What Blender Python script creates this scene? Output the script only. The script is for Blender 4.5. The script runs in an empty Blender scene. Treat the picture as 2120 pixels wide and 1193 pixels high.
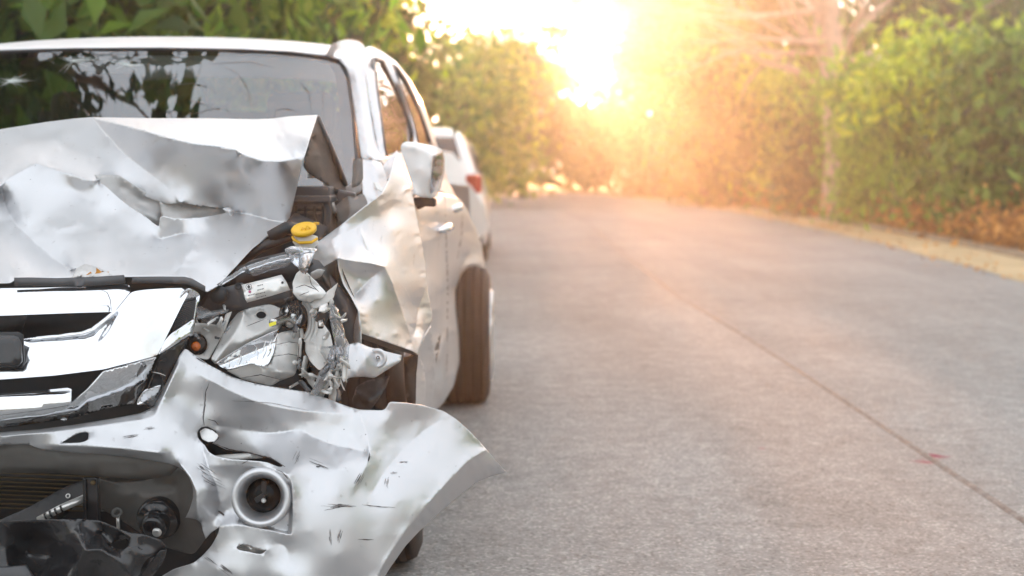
import bpy, bmesh, math, random
import numpy as np
from mathutils import Vector, Matrix, noise
from mathutils.geometry import delaunay_2d_cdt

S = bpy.context.scene
C = S.collection
R = math.radians
rng = np.random.default_rng(7)
random.seed(7)

# ------------------------------------------------------------------ camera, sky, sun, exposure
F_PX, W_PX, H_PX = 2944.0, 2120.0, 1193.0
CAM_H, HORIZON = 1.05, 357.0
PITCH = math.atan((H_PX / 2 - HORIZON) / F_PX)
cam_data = bpy.data.cameras.new('camera')
cam = bpy.data.objects.new('camera', cam_data)
C.objects.link(cam)
cam.location = (0, 0, CAM_H)
cam.rotation_euler = (math.pi / 2 - PITCH, 0, 0)
cam_data.sensor_width = 36.0
cam_data.lens = 36.0 * F_PX / W_PX
cam_data.clip_end = 2000
cam_data.clip_start = 0.05
cam_data.dof.use_dof = True
cam_data.dof.focus_distance = 3.0
cam_data.dof.aperture_fstop = 3.2
cam_data.dof.aperture_blades = 0
S.camera = cam

CLOUD = 0.30                          # brightness of the thin cloud
SUN_ELEV, SUN_AZ = 5.2, 2.2           # degrees: above the horizon, to the right of straight ahead (+Y)
world = bpy.data.worlds.new('World')
S.world = world
world.use_nodes = True
nt = world.node_tree
nt.nodes.clear()
sky = nt.nodes.new('ShaderNodeTexSky')
sky.sky_type = 'NISHITA'
sky.sun_disc = False
sky.sun_elevation = R(SUN_ELEV)
sky.sun_rotation = R(SUN_AZ)
sky.air_density = 1.0
sky.dust_density = 1.5
sky.ozone_density = 1.0
hs = nt.nodes.new('ShaderNodeHueSaturation')
hs.inputs['Saturation'].default_value = 0.35
bgn = nt.nodes.new('ShaderNodeBackground')
bgn.inputs['Strength'].default_value = 0.06
wo = nt.nodes.new('ShaderNodeOutputWorld')
nt.links.new(sky.outputs[0], hs.inputs['Color'])
nt.links.new(hs.outputs[0], bgn.inputs[0])
# thin bright cloud over the whole sky
geo = nt.nodes.new('ShaderNodeTexCoord')
sepn = nt.nodes.new('ShaderNodeSeparateXYZ'); nt.links.new(geo.outputs['Generated'], sepn.inputs[0])
cn = nt.nodes.new('ShaderNodeTexNoise'); cn.inputs['Scale'].default_value = 2.2; cn.inputs['Detail'].default_value = 5
nt.links.new(geo.outputs['Generated'], cn.inputs['Vector'])
mrn = nt.nodes.new('ShaderNodeMapRange'); mrn.inputs[1].default_value = .3; mrn.inputs[2].default_value = .7; mrn.inputs[3].default_value = .8; mrn.inputs[4].default_value = 1.15
nt.links.new(cn.outputs['Fac'], mrn.inputs[0])
eln = nt.nodes.new('ShaderNodeMapRange'); eln.inputs[1].default_value = 0; eln.inputs[2].default_value = .8; eln.inputs[3].default_value = .62; eln.inputs[4].default_value = 1.1
nt.links.new(sepn.outputs['Z'], eln.inputs[0])
mun = nt.nodes.new('ShaderNodeMath'); mun.operation = 'MULTIPLY'
nt.links.new(mrn.outputs[0], mun.inputs[0]); nt.links.new(eln.outputs[0], mun.inputs[1])
mu2 = nt.nodes.new('ShaderNodeMath'); mu2.operation = 'MULTIPLY'; mu2.inputs[1].default_value = CLOUD
nt.links.new(mun.outputs[0], mu2.inputs[0])
bg2 = nt.nodes.new('ShaderNodeBackground'); bg2.inputs[0].default_value = (.92, .965, 1.02, 1)
nt.links.new(mu2.outputs[0], bg2.inputs['Strength'])
addn = nt.nodes.new('ShaderNodeAddShader')
nt.links.new(bgn.outputs[0], addn.inputs[0]); nt.links.new(bg2.outputs[0], addn.inputs[1])
nt.links.new(addn.outputs[0], wo.inputs[0])

sun_data = bpy.data.lights.new('sun', 'SUN')
sun_data.energy = 4.8
sun_data.angle = R(0.6)
sun_data.color = (1.0, 0.43, 0.17)
sun = bpy.data.objects.new('sun', sun_data)
C.objects.link(sun)
to_sun = Vector((math.sin(R(SUN_AZ)) * math.cos(R(SUN_ELEV)), math.cos(R(SUN_AZ)) * math.cos(R(SUN_ELEV)), math.sin(R(SUN_ELEV))))
sun.rotation_euler = to_sun.to_track_quat('Z', 'Y').to_euler()
sun.location = to_sun * 120

S.view_settings.view_transform = 'Standard'
S.view_settings.look = 'None'
S.view_settings.gamma = 1
S.view_settings.use_curve_mapping = False
S.view_settings.exposure = 2.08
S.cycles.volume_bounces = 0
S.cycles.max_bounces = 8
S.cycles.transparent_max_bounces = 16
HAZE_DENSITY, HAZE_G = 0.0042, 0.79

# ------------------------------------------------------------------ helpers
_cp, _sp = math.cos(PITCH), math.sin(PITCH)


def P(x, y, d):
    """the point of the place seen at photograph pixel x, y whose distance along the road (world Y) is d"""
    a, b = (x - W_PX / 2) / F_PX, (H_PX / 2 - y) / F_PX
    dy = _cp + b * _sp
    t = d / dy
    return Vector((a * t, d, CAM_H + (b * _cp - _sp) * t))


def tag(o, label=None, cat=None, group=None, kind=None):
    if label: o['label'] = label
    if cat: o['category'] = cat
    if group: o['group'] = group
    if kind: o['kind'] = kind
    return o


def empty(name, loc, label, cat, group=None):
    o = bpy.data.objects.new(name, None)
    C.objects.link(o)
    o.location = loc
    o.empty_display_size = .2
    return tag(o, label, cat, group)


def attach(o, parent):
    o.parent = parent
    if parent is not None and parent.type == 'EMPTY':
        o.matrix_parent_inverse = Matrix.Translation(parent.location).inverted()
    return o


def mesh_obj(name, verts, faces, mat, parent=None, smooth=True, label=None):
    me = bpy.data.meshes.new(name)
    me.from_pydata([tuple(v) for v in verts], [], faces)
    me.update()
    if smooth:
        me.polygons.foreach_set('use_smooth', [True] * len(me.polygons))
    if mat: me.materials.append(mat)
    o = bpy.data.objects.new(name, me)
    C.objects.link(o)
    if parent is not None: attach(o, parent)
    if label: o['label'] = label
    return o


class MB:
    """collects shapes and links them as one mesh"""
    def __init__(s): s.v, s.f = [], []

    def add(s, v, f):
        n = len(s.v)
        s.v += [tuple(p) for p in v]
        s.f += [tuple(i + n for i in q) for q in f]
        return s

    def box(s, c, size, rot=None, taper=1.0):
        hx, hy, hz = [k / 2 for k in size]
        v = []
        for z in (-hz, hz):
            k = taper if z > 0 else 1
            v += [Vector((-hx * k, -hy * k, z)), Vector((hx * k, -hy * k, z)), Vector((hx * k, hy * k, z)), Vector((-hx * k, hy * k, z))]
        if rot is not None: v = [rot @ p for p in v]
        c = Vector(c)
        return s.add([p + c for p in v], [(3, 2, 1, 0), (4, 5, 6, 7), (0, 1, 5, 4), (1, 2, 6, 5), (2, 3, 7, 6), (3, 0, 4, 7)])

    def tube(s, pts, rad, n=8, caps=True):
        pts = [Vector(p) for p in pts]
        if not hasattr(rad, '__len__'): rad = [rad] * len(pts)
        v, f = [], []
        side = None
        for i, p in enumerate(pts):
            t = (pts[min(i + 1, len(pts) - 1)] - pts[max(i - 1, 0)]).normalized()
            if side is None:
                side = t.cross(Vector((0, 0, 1)))
                if side.length < .05: side = t.cross(Vector((1, 0, 0)))
            side = (side - t * side.dot(t)).normalized()
            up = t.cross(side)
            for k in range(n):
                a = 2 * math.pi * k / n
                v.append(p + (side * math.cos(a) + up * math.sin(a)) * rad[i])
        for i in range(len(pts) - 1):
            for k in range(n):
                k2 = (k + 1) % n
                f.append((i * n + k, i * n + k2, (i + 1) * n + k2, (i + 1) * n + k))
        if caps:
            f.append(tuple(range(n - 1, -1, -1)))
            m = (len(pts) - 1) * n
            f.append(tuple(m + k for k in range(n)))
        return s.add(v, f)

    def lathe(s, c, axis, profile, n=24, up=None):
        """profile: (along axis, radius)"""
        axis = Vector(axis).normalized()
        c = Vector(c)
        a = axis.cross(Vector((0, 0, 1)))
        if a.length < .05: a = axis.cross(Vector((1, 0, 0)))
        a.normalize()
        b = axis.cross(a)
        v, f = [], []
        for (h, r) in profile:
            for k in range(n):
                t = 2 * math.pi * k / n
                v.append(c + axis * h + (a * math.cos(t) + b * math.sin(t)) * max(r, 1e-5))
        for i in range(len(profile) - 1):
            for k in range(n):
                k2 = (k + 1) % n
                f.append((i * n + k, i * n + k2, (i + 1) * n + k2, (i + 1) * n + k))
        return s.add(v, f)

    def grid(s, rows):
        n = len(rows[0])
        v = [p for r in rows for p in r]
        f = [(i * n + k, i * n + k + 1, (i + 1) * n + k + 1, (i + 1) * n + k) for i in range(len(rows) - 1) for k in range(n - 1)]
        return s.add(v, f)

    def build(s, name, mat, parent=None, smooth=True, label=None, sub=0, solid=0, bevel=0):
        o = mesh_obj(name, s.v, s.f, mat, parent, smooth, label)
        if sub:
            m = o.modifiers.new('sub', 'SUBSURF'); m.levels = m.render_levels = sub
        if solid:
            m = o.modifiers.new('solid', 'SOLIDIFY'); m.thickness = solid; m.offset = 0
        if bevel:
            m = o.modifiers.new('bevel', 'BEVEL'); m.width = bevel; m.segments = 2; m.limit_method = 'ANGLE'
        return o


def inside(poly, x, y):
    c = False
    j = len(poly) - 1
    for i in range(len(poly)):
        xi, yi, xj, yj = poly[i][0], poly[i][1], poly[j][0], poly[j][1]
        if (yi > y) != (yj > y) and x < (xj - xi) * (y - yi) / (yj - yi) + xi:
            c = not c
        j = i
    return c


def densify(line, step, closed, jag=0.0, r=None):
    out = []
    n = len(line)
    for i in range(n if closed else n - 1):
        a, b = line[i], line[(i + 1) % n]
        L = math.hypot(b[0] - a[0], b[1] - a[1])
        k = max(1, int(round(L / step)))
        for q in range(k):
            t = q / k
            d = None if (a[2] is None or b[2] is None) else a[2] + (b[2] - a[2]) * t
            if d is None and q == 0: d = a[2]
            x, y = a[0] + (b[0] - a[0]) * t, a[1] + (b[1] - a[1]) * t
            key = q == 0
            if jag and q:
                x += r.uniform(-jag, jag); y += r.uniform(-jag, jag)
            out.append((x, y, d, key))
    if not closed: out.append(tuple(line[-1]) + (True,))
    return out


class Sheet:
    pass


def three(l): return [tuple(p) if len(p) == 3 else (p[0], p[1], None) for p in l]


def sheet(name, outline, mat, parent, ridges=(), pts=(), holes=(), step=10, thick=.0015, dents=0.0, dent_scale=9.0,
          jag=0.0, sub=1, label=None, stiff=1.0, hole_jag=0.0, seed=1, ptw=1.0, crease=0.0, wrinkle=0.0):
    """pressed sheet metal or plastic: a bent surface of least bending through the given outline, folds and points"""
    r = random.Random(seed)
    outline = three(outline)
    ol = densify(outline, step, True, jag, r)
    rl = [densify(three(q), step, False) for q in ridges]
    hl = [densify(three(h), step, True, hole_jag, r) for h in holes]
    V, E, D, flag, key, lines = [], [], [], [], [], []

    def put(line, closed, fl):
        s0 = len(V)
        for q in line:
            V.append((q[0], q[1])); D.append(q[2]); flag.append(fl); key.append(q[3])
        lines.append((list(range(s0, len(V))), closed))
        for k in range(len(line) - (0 if closed else 1)):
            E.append((s0 + k, s0 + (k + 1) % len(line)))
    put(ol, True, 1)
    for h in hl: put(h, True, 1)
    for q in rl: put(q, False, 2)
    for q in pts:
        V.append((q[0], q[1])); D.append(q[2]); flag.append(0); key.append(True)
    A = np.array(V)
    x0, y0 = A.min(0); x1, y1 = A.max(0)
    yy, row = y0 + step * .5, 0
    while yy < y1:
        xx = x0 + (step * .5 if row % 2 else 0)
        while xx < x1:
            if np.min((A[:, 0] - xx) ** 2 + (A[:, 1] - yy) ** 2) > (step * .62) ** 2 and inside(outline, xx, yy) and not any(inside(h, xx, yy) for h in holes):
                V.append((xx, yy)); D.append(None); flag.append(0); key.append(False)
            xx += step
        yy += step * .866
        row += 1
    nv, ne, nf, ov, oe, of = delaunay_2d_cdt([Vector(v) for v in V], E, [], 0, 1e-4)
    N = len(nv)
    d = [None] * N
    fl = [0] * N
    ky = [False] * N
    of_in = {}
    for i in range(N):
        for k in ov[i]:
            if D[k] is not None: d[i] = D[k]
            fl[i] = max(fl[i], flag[k])
            ky[i] = ky[i] or key[k]
            of_in[k] = i
    tris = []
    for t in nf:
        cx = sum(nv[k].x for k in t) / 3; cy = sum(nv[k].y for k in t) / 3
        if inside(ol, cx, cy) and not any(inside(h, cx, cy) for h in hl):
            tris.append(tuple(t))
    used = sorted({k for t in tris for k in t})
    remap = {k: i for i, k in enumerate(used)}
    tris = [tuple(remap[k] for k in t) for t in tris]
    xy = np.array([(nv[k].x, nv[k].y) for k in used])
    d = [d[k] for k in used]; fl = [fl[k] for k in used]; ky = [ky[k] for k in used]
    N = len(used)
    nb = [set() for _ in range(N)]
    for t in tris:
        for a, b in ((0, 1), (1, 2), (2, 0)):
            nb[t[a]].add(t[b]); nb[t[b]].add(t[a])
    K = np.zeros((N, N))
    rhs = np.zeros(N)
    for i in range(N):
        ids = [i] + list(nb[i])
        if fl[i] == 0 and len(ids) > 3:
            w = np.array([1.0 / (.3 * step + np.hypot(*(xy[j] - xy[i]))) for j in ids[1:]])
            w /= w.sum()
            co = np.concatenate(([1.0], -w))
            K[np.ix_(ids, ids)] += stiff * np.outer(co, co)
        for j in nb[i]:
            K[i, i] += .004; K[j, j] += .004; K[i, j] -= .004; K[j, i] -= .004
        if d[i] is not None:
            wgt = (8.0 if ky[i] else .25) if fl[i] else ptw
            K[i, i] += wgt; rhs[i] += wgt * d[i]
    for ids, closed in lines:
        q = [remap.get(of_in.get(k, -1), -1) for k in ids]
        m = len(q)
        for k in range(m if closed else m - 2):
            t3 = [q[k], q[(k + 1) % m], q[(k + 2) % m]]
            if min(t3) < 0 or len(set(t3)) < 3: continue
            a, b_, c = (xy[j] for j in t3)
            l1, l2 = np.hypot(*(b_ - a)) + 1e-6, np.hypot(*(c - b_)) + 1e-6
            cosang = np.dot(b_ - a, c - b_) / (l1 * l2)
            if cosang < .6: continue
            co = np.array([-l2 / (l1 + l2), 1.0, -l1 / (l1 + l2)])
            K[np.ix_(t3, t3)] += 1.0 * np.outer(co, co)
    K[np.arange(N), np.arange(N)] += 1e-9
    z = np.linalg.solve(K, rhs)
    verts = []
    rid = np.array([xy[i] for i in range(N) if fl[i] == 2]) if wrinkle and ridges else None
    for i in range(N):
        p = P(xy[i, 0], xy[i, 1], z[i])
        if rid is not None and len(rid):
            near = math.exp(-np.min(((rid - xy[i]) ** 2).sum(1)) / 700.0)
            z[i] += wrinkle * near * noise.noise(p * 34 + Vector((3, 5, 8)))
        if dents:
            q = p * dent_scale
            z[i] += dents * (noise.noise(q) + .5 * noise.noise(q * 2.3 + Vector((7, 1, 3))))
            p = P(xy[i, 0], xy[i, 1], z[i])
        verts.append(p)
    faces = []
    camp = Vector((0, 0, CAM_H))
    for t in tris:
        a, b, c = (verts[k] for k in t)
        nrm = (b - a).cross(c - a)
        faces.append(t if nrm.dot(camp - a) > 0 else (t[0], t[2], t[1]))
    o = mesh_obj(name, verts, faces, mat, parent, True, label)
    if crease and sub and ridges:
        pairs = set()
        for ids, closed in lines[1 + len(holes):]:
            q = [remap.get(of_in.get(k, -1), -1) for k in ids]
            for a, b in zip(q, q[1:]): pairs.add((min(a, b), max(a, b)))
        me = o.data
        ev = np.zeros(len(me.edges) * 2, dtype=np.int32); me.edges.foreach_get('vertices', ev)
        cv = np.array([crease if (min(a, b), max(a, b)) in pairs else 0.0 for a, b in ev.reshape(-1, 2)], dtype=np.float32)
        me.attributes.new('crease_edge', 'FLOAT', 'EDGE').data.foreach_set('value', cv)
    if sub:
        m = o.modifiers.new('sub', 'SUBSURF'); m.levels = m.render_levels = sub; m.boundary_smooth = 'PRESERVE_CORNERS'
    if thick:
        m = o.modifiers.new('solid', 'SOLIDIFY'); m.thickness = thick; m.offset = -1
    s = Sheet()
    s.o, s.xy, s.z = o, xy, z
    return s


def depth_on(s, x, y):
    q = (s.xy[:, 0] - x) ** 2 + (s.xy[:, 1] - y) ** 2
    i = np.argpartition(q, 4)[:4]
    w = 1 / (q[i] + 1)
    return float((s.z[i] * w).sum() / w.sum())


def plane(pts, d0, gx=0.0, gy=0.0):
    cx = sum(p[0] for p in pts) / len(pts); cy = sum(p[1] for p in pts) / len(pts)
    return [(p[0], p[1], d0 + gx * (p[0] - cx) / 100 + gy * (p[1] - cy) / 100) for p in pts]


def shard(name, pts, mat, parent, d0, gx=0.0, gy=0.0, thick=.0025, jag=0.0, step=14, bulge=0.0, holes=(), label=None, seed=1, sub=0, dents=0.0):
    o = plane(pts, d0, gx, gy)
    cx = sum(p[0] for p in pts) / len(pts); cy = sum(p[1] for p in pts) / len(pts)
    return sheet(name, o, mat, parent, pts=[(cx, cy, d0 - bulge)] if bulge else (), step=step, thick=thick, jag=jag, holes=holes, label=label, seed=seed, sub=sub, dents=dents, dent_scale=25)


def ribbon(name, line, width, mat, parent, s=None, d=None, lift=.002, label=None, wob=0.0, seed=3):
    """a thin flat mark, scratch, edge or crack lying along a surface; width in photograph pixels"""
    r = random.Random(seed)
    L = densify([(p[0], p[1], 0) for p in line], 6, False)
    mb = MB()
    rows = []
    n = len(L)
    for i, p in enumerate(L):
        a, b = L[max(0, i - 1)], L[min(n - 1, i + 1)]
        tx, ty = b[0] - a[0], b[1] - a[1]
        q = math.hypot(tx, ty) or 1
        k = width * (.25 + .75 * math.sin(math.pi * (i + .5) / n)) * (1 + r.uniform(-wob, wob))
        ox, oy = -ty / q * k / 2, tx / q * k / 2
        w = r.uniform(-wob, wob)
        row = []
        for sg in (-1, 1):
            x, y = p[0] + ox * sg + w, p[1] + oy * sg + w
            dd = (depth_on(s, x, y) if s is not None else d) - lift
            row.append(P(x, y, dd))
        rows.append(row)
    mb.grid(rows)
    o = mb.build(name, mat, parent, True, label)
    return o


# ------------------------------------------------------------------ materials
def mat(name, base, rough=.5, metal=0.0, coat=0.0, bump=0.0, bump_scale=200.0, var=0.0, var_scale=8.0, spec=.5, dirt=0.0):
    m = bpy.data.materials.new(name)
    m.use_nodes = True
    n = m.node_tree.nodes; l = m.node_tree.links
    b = n['Principled BSDF']
    b.inputs['Base Color'].default_value = (*base, 1)
    b.inputs['Roughness'].default_value = rough
    b.inputs['Metallic'].default_value = metal
    b.inputs['Coat Weight'].default_value = coat
    b.inputs['Coat Roughness'].default_value = .04
    b.inputs['Specular IOR Level'].default_value = spec
    tc = n.new('ShaderNodeTexCoord')
    if var or dirt:
        t = n.new('ShaderNodeTexNoise'); t.inputs['Scale'].default_value = var_scale; t.inputs['Detail'].default_value = 6
        l.new(tc.outputs['Object'], t.inputs['Vector'])
        cr = n.new('ShaderNodeValToRGB')
        lo = tuple(max(0, c * (1 - var)) for c in base); hi = tuple(min(1, c * (1 + var)) for c in base)
        cr.color_ramp.elements[0].color = (*lo, 1); cr.color_ramp.elements[1].color = (*hi, 1)
        cr.color_ramp.elements[0].position = .3; cr.color_ramp.elements[1].position = .7
        l.new(t.outputs['Fac'], cr.inputs['Fac'])
        col = cr.outputs['Color']
        if dirt:
            t2 = n.new('ShaderNodeTexNoise'); t2.inputs['Scale'].default_value = 55; t2.inputs['Detail'].default_value = 3
            l.new(tc.outputs['Object'], t2.inputs['Vector'])
            c2 = n.new('ShaderNodeValToRGB')
            c2.color_ramp.elements[0].position = .68; c2.color_ramp.elements[1].position = .76
            l.new(t2.outputs['Fac'], c2.inputs['Fac'])
            mu = n.new('ShaderNodeMath'); mu.operation = 'MULTIPLY'; mu.inputs[1].default_value = dirt
            l.new(c2.outputs['Color'], mu.inputs[0])
            mx = n.new('ShaderNodeMix'); mx.data_type = 'RGBA'
            l.new(mu.outputs[0], mx.inputs['Factor']); l.new(col, mx.inputs['A'])
            mx.inputs['B'].default_value = (.12, .10, .09, 1)
            col = mx.outputs['Result']
        l.new(col, b.inputs['Base Color'])
    if bump:
        t = n.new('ShaderNodeTexNoise'); t.inputs['Scale'].default_value = bump_scale; t.inputs['Detail'].default_value = 4
        l.new(tc.outputs['Object'], t.inputs['Vector'])
        bp = n.new('ShaderNodeBump'); bp.inputs['Strength'].default_value = bump; bp.inputs['Distance'].default_value = .004
        l.new(t.outputs['Fac'], bp.inputs['Height'])
        l.new(bp.outputs['Normal'], b.inputs['Normal'])
    return m


def glass_mat(name, tint, ior, rough=0.0, haze=0.0, haze_col=(.8, .8, .8)):
    m = bpy.data.materials.new(name)
    m.use_nodes = True
    n = m.node_tree.nodes; l = m.node_tree.links
    n.clear()
    out = n.new('ShaderNodeOutputMaterial')
    tr = n.new('ShaderNodeBsdfTransparent'); tr.inputs[0].default_value = (*tint, 1)
    gl = n.new('ShaderNodeBsdfGlossy'); gl.inputs['Roughness'].default_value = rough; gl.inputs[0].default_value = (.95, .97, 1, 1)
    fr = n.new('ShaderNodeFresnel'); fr.inputs[0].default_value = ior
    mx = n.new('ShaderNodeMixShader')
    l.new(fr.outputs[0], mx.inputs[0]); l.new(gl.outputs[0], mx.inputs[2])
    if haze:
        df = n.new('ShaderNodeBsdfDiffuse'); df.inputs[0].default_value = (*haze_col, 1)
        m2 = n.new('ShaderNodeMixShader'); m2.inputs[0].default_value = haze
        l.new(tr.outputs[0], m2.inputs[1]); l.new(df.outputs[0], m2.inputs[2])
        l.new(m2.outputs[0], mx.inputs[1])
    else:
        l.new(tr.outputs[0], mx.inputs[1])
    l.new(mx.outputs[0], out.inputs[0])
    return m


def leaf_mat(name, dark, light, rough=.45, trans=.45):
    m = bpy.data.materials.new(name)
    m.use_nodes = True
    n = m.node_tree.nodes; l = m.node_tree.links
    n.clear()
    out = n.new('ShaderNodeOutputMaterial')
    at = n.new('ShaderNodeAttribute'); at.attribute_name = 'tone'
    cr = n.new('ShaderNodeValToRGB')
    cr.color_ramp.elements[0].color = (*dark, 1); cr.color_ramp.elements[1].color = (*light, 1)
    l.new(at.outputs['Fac'], cr.inputs[0])
    b = n.new('ShaderNodeBsdfPrincipled'); b.inputs['Roughness'].default_value = rough
    l.new(cr.outputs[0], b.inputs['Base Color'])
    t = n.new('ShaderNodeBsdfTranslucent')
    l.new(cr.outputs[0], t.inputs[0])
    mx = n.new('ShaderNodeMixShader'); mx.inputs[0].default_value = trans
    l.new(b.outputs[0], mx.inputs[1]); l.new(t.outputs[0], mx.inputs[2])
    l.new(mx.outputs[0], out.inputs[0])
    return m


M = {}
M['paint'] = mat('silver_paint', (.60, .605, .62), .41, .86, .10, bump=.008, bump_scale=900, var=.025, var_scale=14, dirt=.25)
M['paint_worn'] = mat('bare_torn_metal', (.50, .49, .48), .45, .7, 0, bump=.25, bump_scale=160, var=.2, var_scale=30)
M['white_paint'] = mat('white_paint', (.78, .78, .77), .25, 0, .6, var=.03)
M['chrome'] = mat('chrome', (.74, .755, .78), .06, 1.0, 0, bump=.01, bump_scale=30)
M['black'] = mat('black_plastic', (.018, .018, .020), .42, 0, 0, bump=.1, bump_scale=400, var=.3, var_scale=20)
M['gloss_black'] = mat('glossy_black_plastic', (.02, .02, .022), .16, 0, .3, bump=.15, bump_scale=18, var=.4, var_scale=12)
M['dark_grey'] = mat('dark_grey_plastic', (.075, .075, .08), .4, 0, 0, bump=.08, bump_scale=300, var=.15)
M['grey'] = mat('grey_plastic', (.52, .51, .49), .38, 0, .1, bump=.05, bump_scale=120, var=.12, var_scale=18, dirt=.5)
M['light_grey'] = mat('light_grey_plastic', (.70, .69, .67), .36, 0, .15, bump=.05, bump_scale=120, var=.1, var_scale=22, dirt=.5)
M['bulb_metal'] = mat('bulb_metal', (.55, .55, .54), .16, 1.0)
M['satin'] = mat('satin_reflector', (.62, .615, .60), .36, .45, 0, bump=.04, bump_scale=90, var=.1, var_scale=20, dirt=.5)
M['plate'] = mat('metal_plate', (.66, .65, .63), .3, .7, 0, bump=.04, bump_scale=80, var=.08)
M['rough_black'] = mat('rough_black', (.028, .026, .026), .62, 0, 0, bump=.2, bump_scale=120, var=.3)
M['rubber'] = mat('tyre_rubber', (.022, .021, .021), .75, 0, 0, bump=.3, bump_scale=90, var=.3, var_scale=16)
M['alloy'] = mat('alloy_rim', (.7, .7, .71), .3, .9)
M['interior'] = mat('car_interior', (.06, .058, .056), .8, 0, 0, var=.2)
M['inner_skin'] = mat('inner_skin', (.50, .495, .49), .5, .5, 0, bump=.12, bump_scale=60, var=.15, var_scale=20, dirt=.3)
M['undercoat'] = mat('grey_undercoat', (.13, .125, .118), .55, .2, 0, bump=.15, bump_scale=60, var=.25, var_scale=9, dirt=.4)
M['yellow'] = mat('yellow_plastic', (.74, .42, .01), .45, 0, .0, var=.12, var_scale=30, dirt=.55)
M['white_plastic'] = mat('translucent_white_plastic', (.62, .60, .56), .4)
M['orange'] = mat('amber_bulb', (.55, .12, .01), .12, 0, .6)
M['led'] = mat('yellow_led', (.85, .75, .05), .3)
M['copper'] = mat('cooler_fin', (.13, .09, .045), .4, .6)
M['mark'] = mat('scuff', (.07, .06, .06), .7)
M['rust'] = mat('rust_primer', (.62, .27, .05), .7, bump=.3, bump_scale=80, var=.4, var_scale=60)
M['red_lamp'] = mat('red_lamp', (.55, .03, .02), .2, 0, .4)
M['glass'] = glass_mat('windscreen_glass', (.24, .27, .26), 2.3)
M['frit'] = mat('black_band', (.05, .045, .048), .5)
M['side_glass'] = glass_mat('side_glass', (.045, .045, .04), 1.3)
M['clear'] = glass_mat('clear_plastic', (.90, .91, .92), 1.5, .06, .16)
M['crack'] = mat('crushed_glass', (.75, .8, .78), .3)

def weather(m, chips=.75, smudge=.10):
    """stone chips, dust and uneven gloss on paint"""
    n = m.node_tree.nodes; l = m.node_tree.links
    b = n['Principled BSDF']
    src = b.inputs['Base Color'].links[0].from_socket
    tc = n.new('ShaderNodeTexCoord')
    v = n.new('ShaderNodeTexVoronoi'); v.inputs['Scale'].default_value = 42
    l.new(tc.outputs['Object'], v.inputs['Vector'])
    sp = n.new('ShaderNodeSeparateColor'); l.new(v.outputs['Color'], sp.inputs[0])
    sz = n.new('ShaderNodeMath'); sz.operation = 'MULTIPLY_ADD'; l.new(sp.outputs[0], sz.inputs[0]); sz.inputs[1].default_value = .16; sz.inputs[2].default_value = -.085
    lt = n.new('ShaderNodeMath'); lt.operation = 'LESS_THAN'; l.new(v.outputs['Distance'], lt.inputs[0]); l.new(sz.outputs[0], lt.inputs[1])
    f = n.new('ShaderNodeMath'); f.operation = 'MULTIPLY'; f.inputs[1].default_value = chips; l.new(lt.outputs[0], f.inputs[0])
    mx = n.new('ShaderNodeMix'); mx.data_type = 'RGBA'
    l.new(f.outputs[0], mx.inputs['Factor']); l.new(src, mx.inputs['A']); mx.inputs['B'].default_value = (.16, .15, .15, 1)
    l.new(mx.outputs['Result'], b.inputs['Base Color'])
    t = n.new('ShaderNodeTexNoise'); t.inputs['Scale'].default_value = 7; t.inputs['Detail'].default_value = 9; t.inputs['Roughness'].default_value = .7
    l.new(tc.outputs['Object'], t.inputs['Vector'])
    mr = n.new('ShaderNodeMapRange'); mr.inputs[1].default_value = .3; mr.inputs[2].default_value = .7
    r0 = b.inputs['Roughness'].default_value
    mr.inputs[3].default_value = r0 - smudge; mr.inputs[4].default_value = r0 + smudge
    l.new(t.outputs['Fac'], mr.inputs[0]); l.new(mr.outputs[0], b.inputs['Roughness'])
weather(M['paint'])
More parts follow.
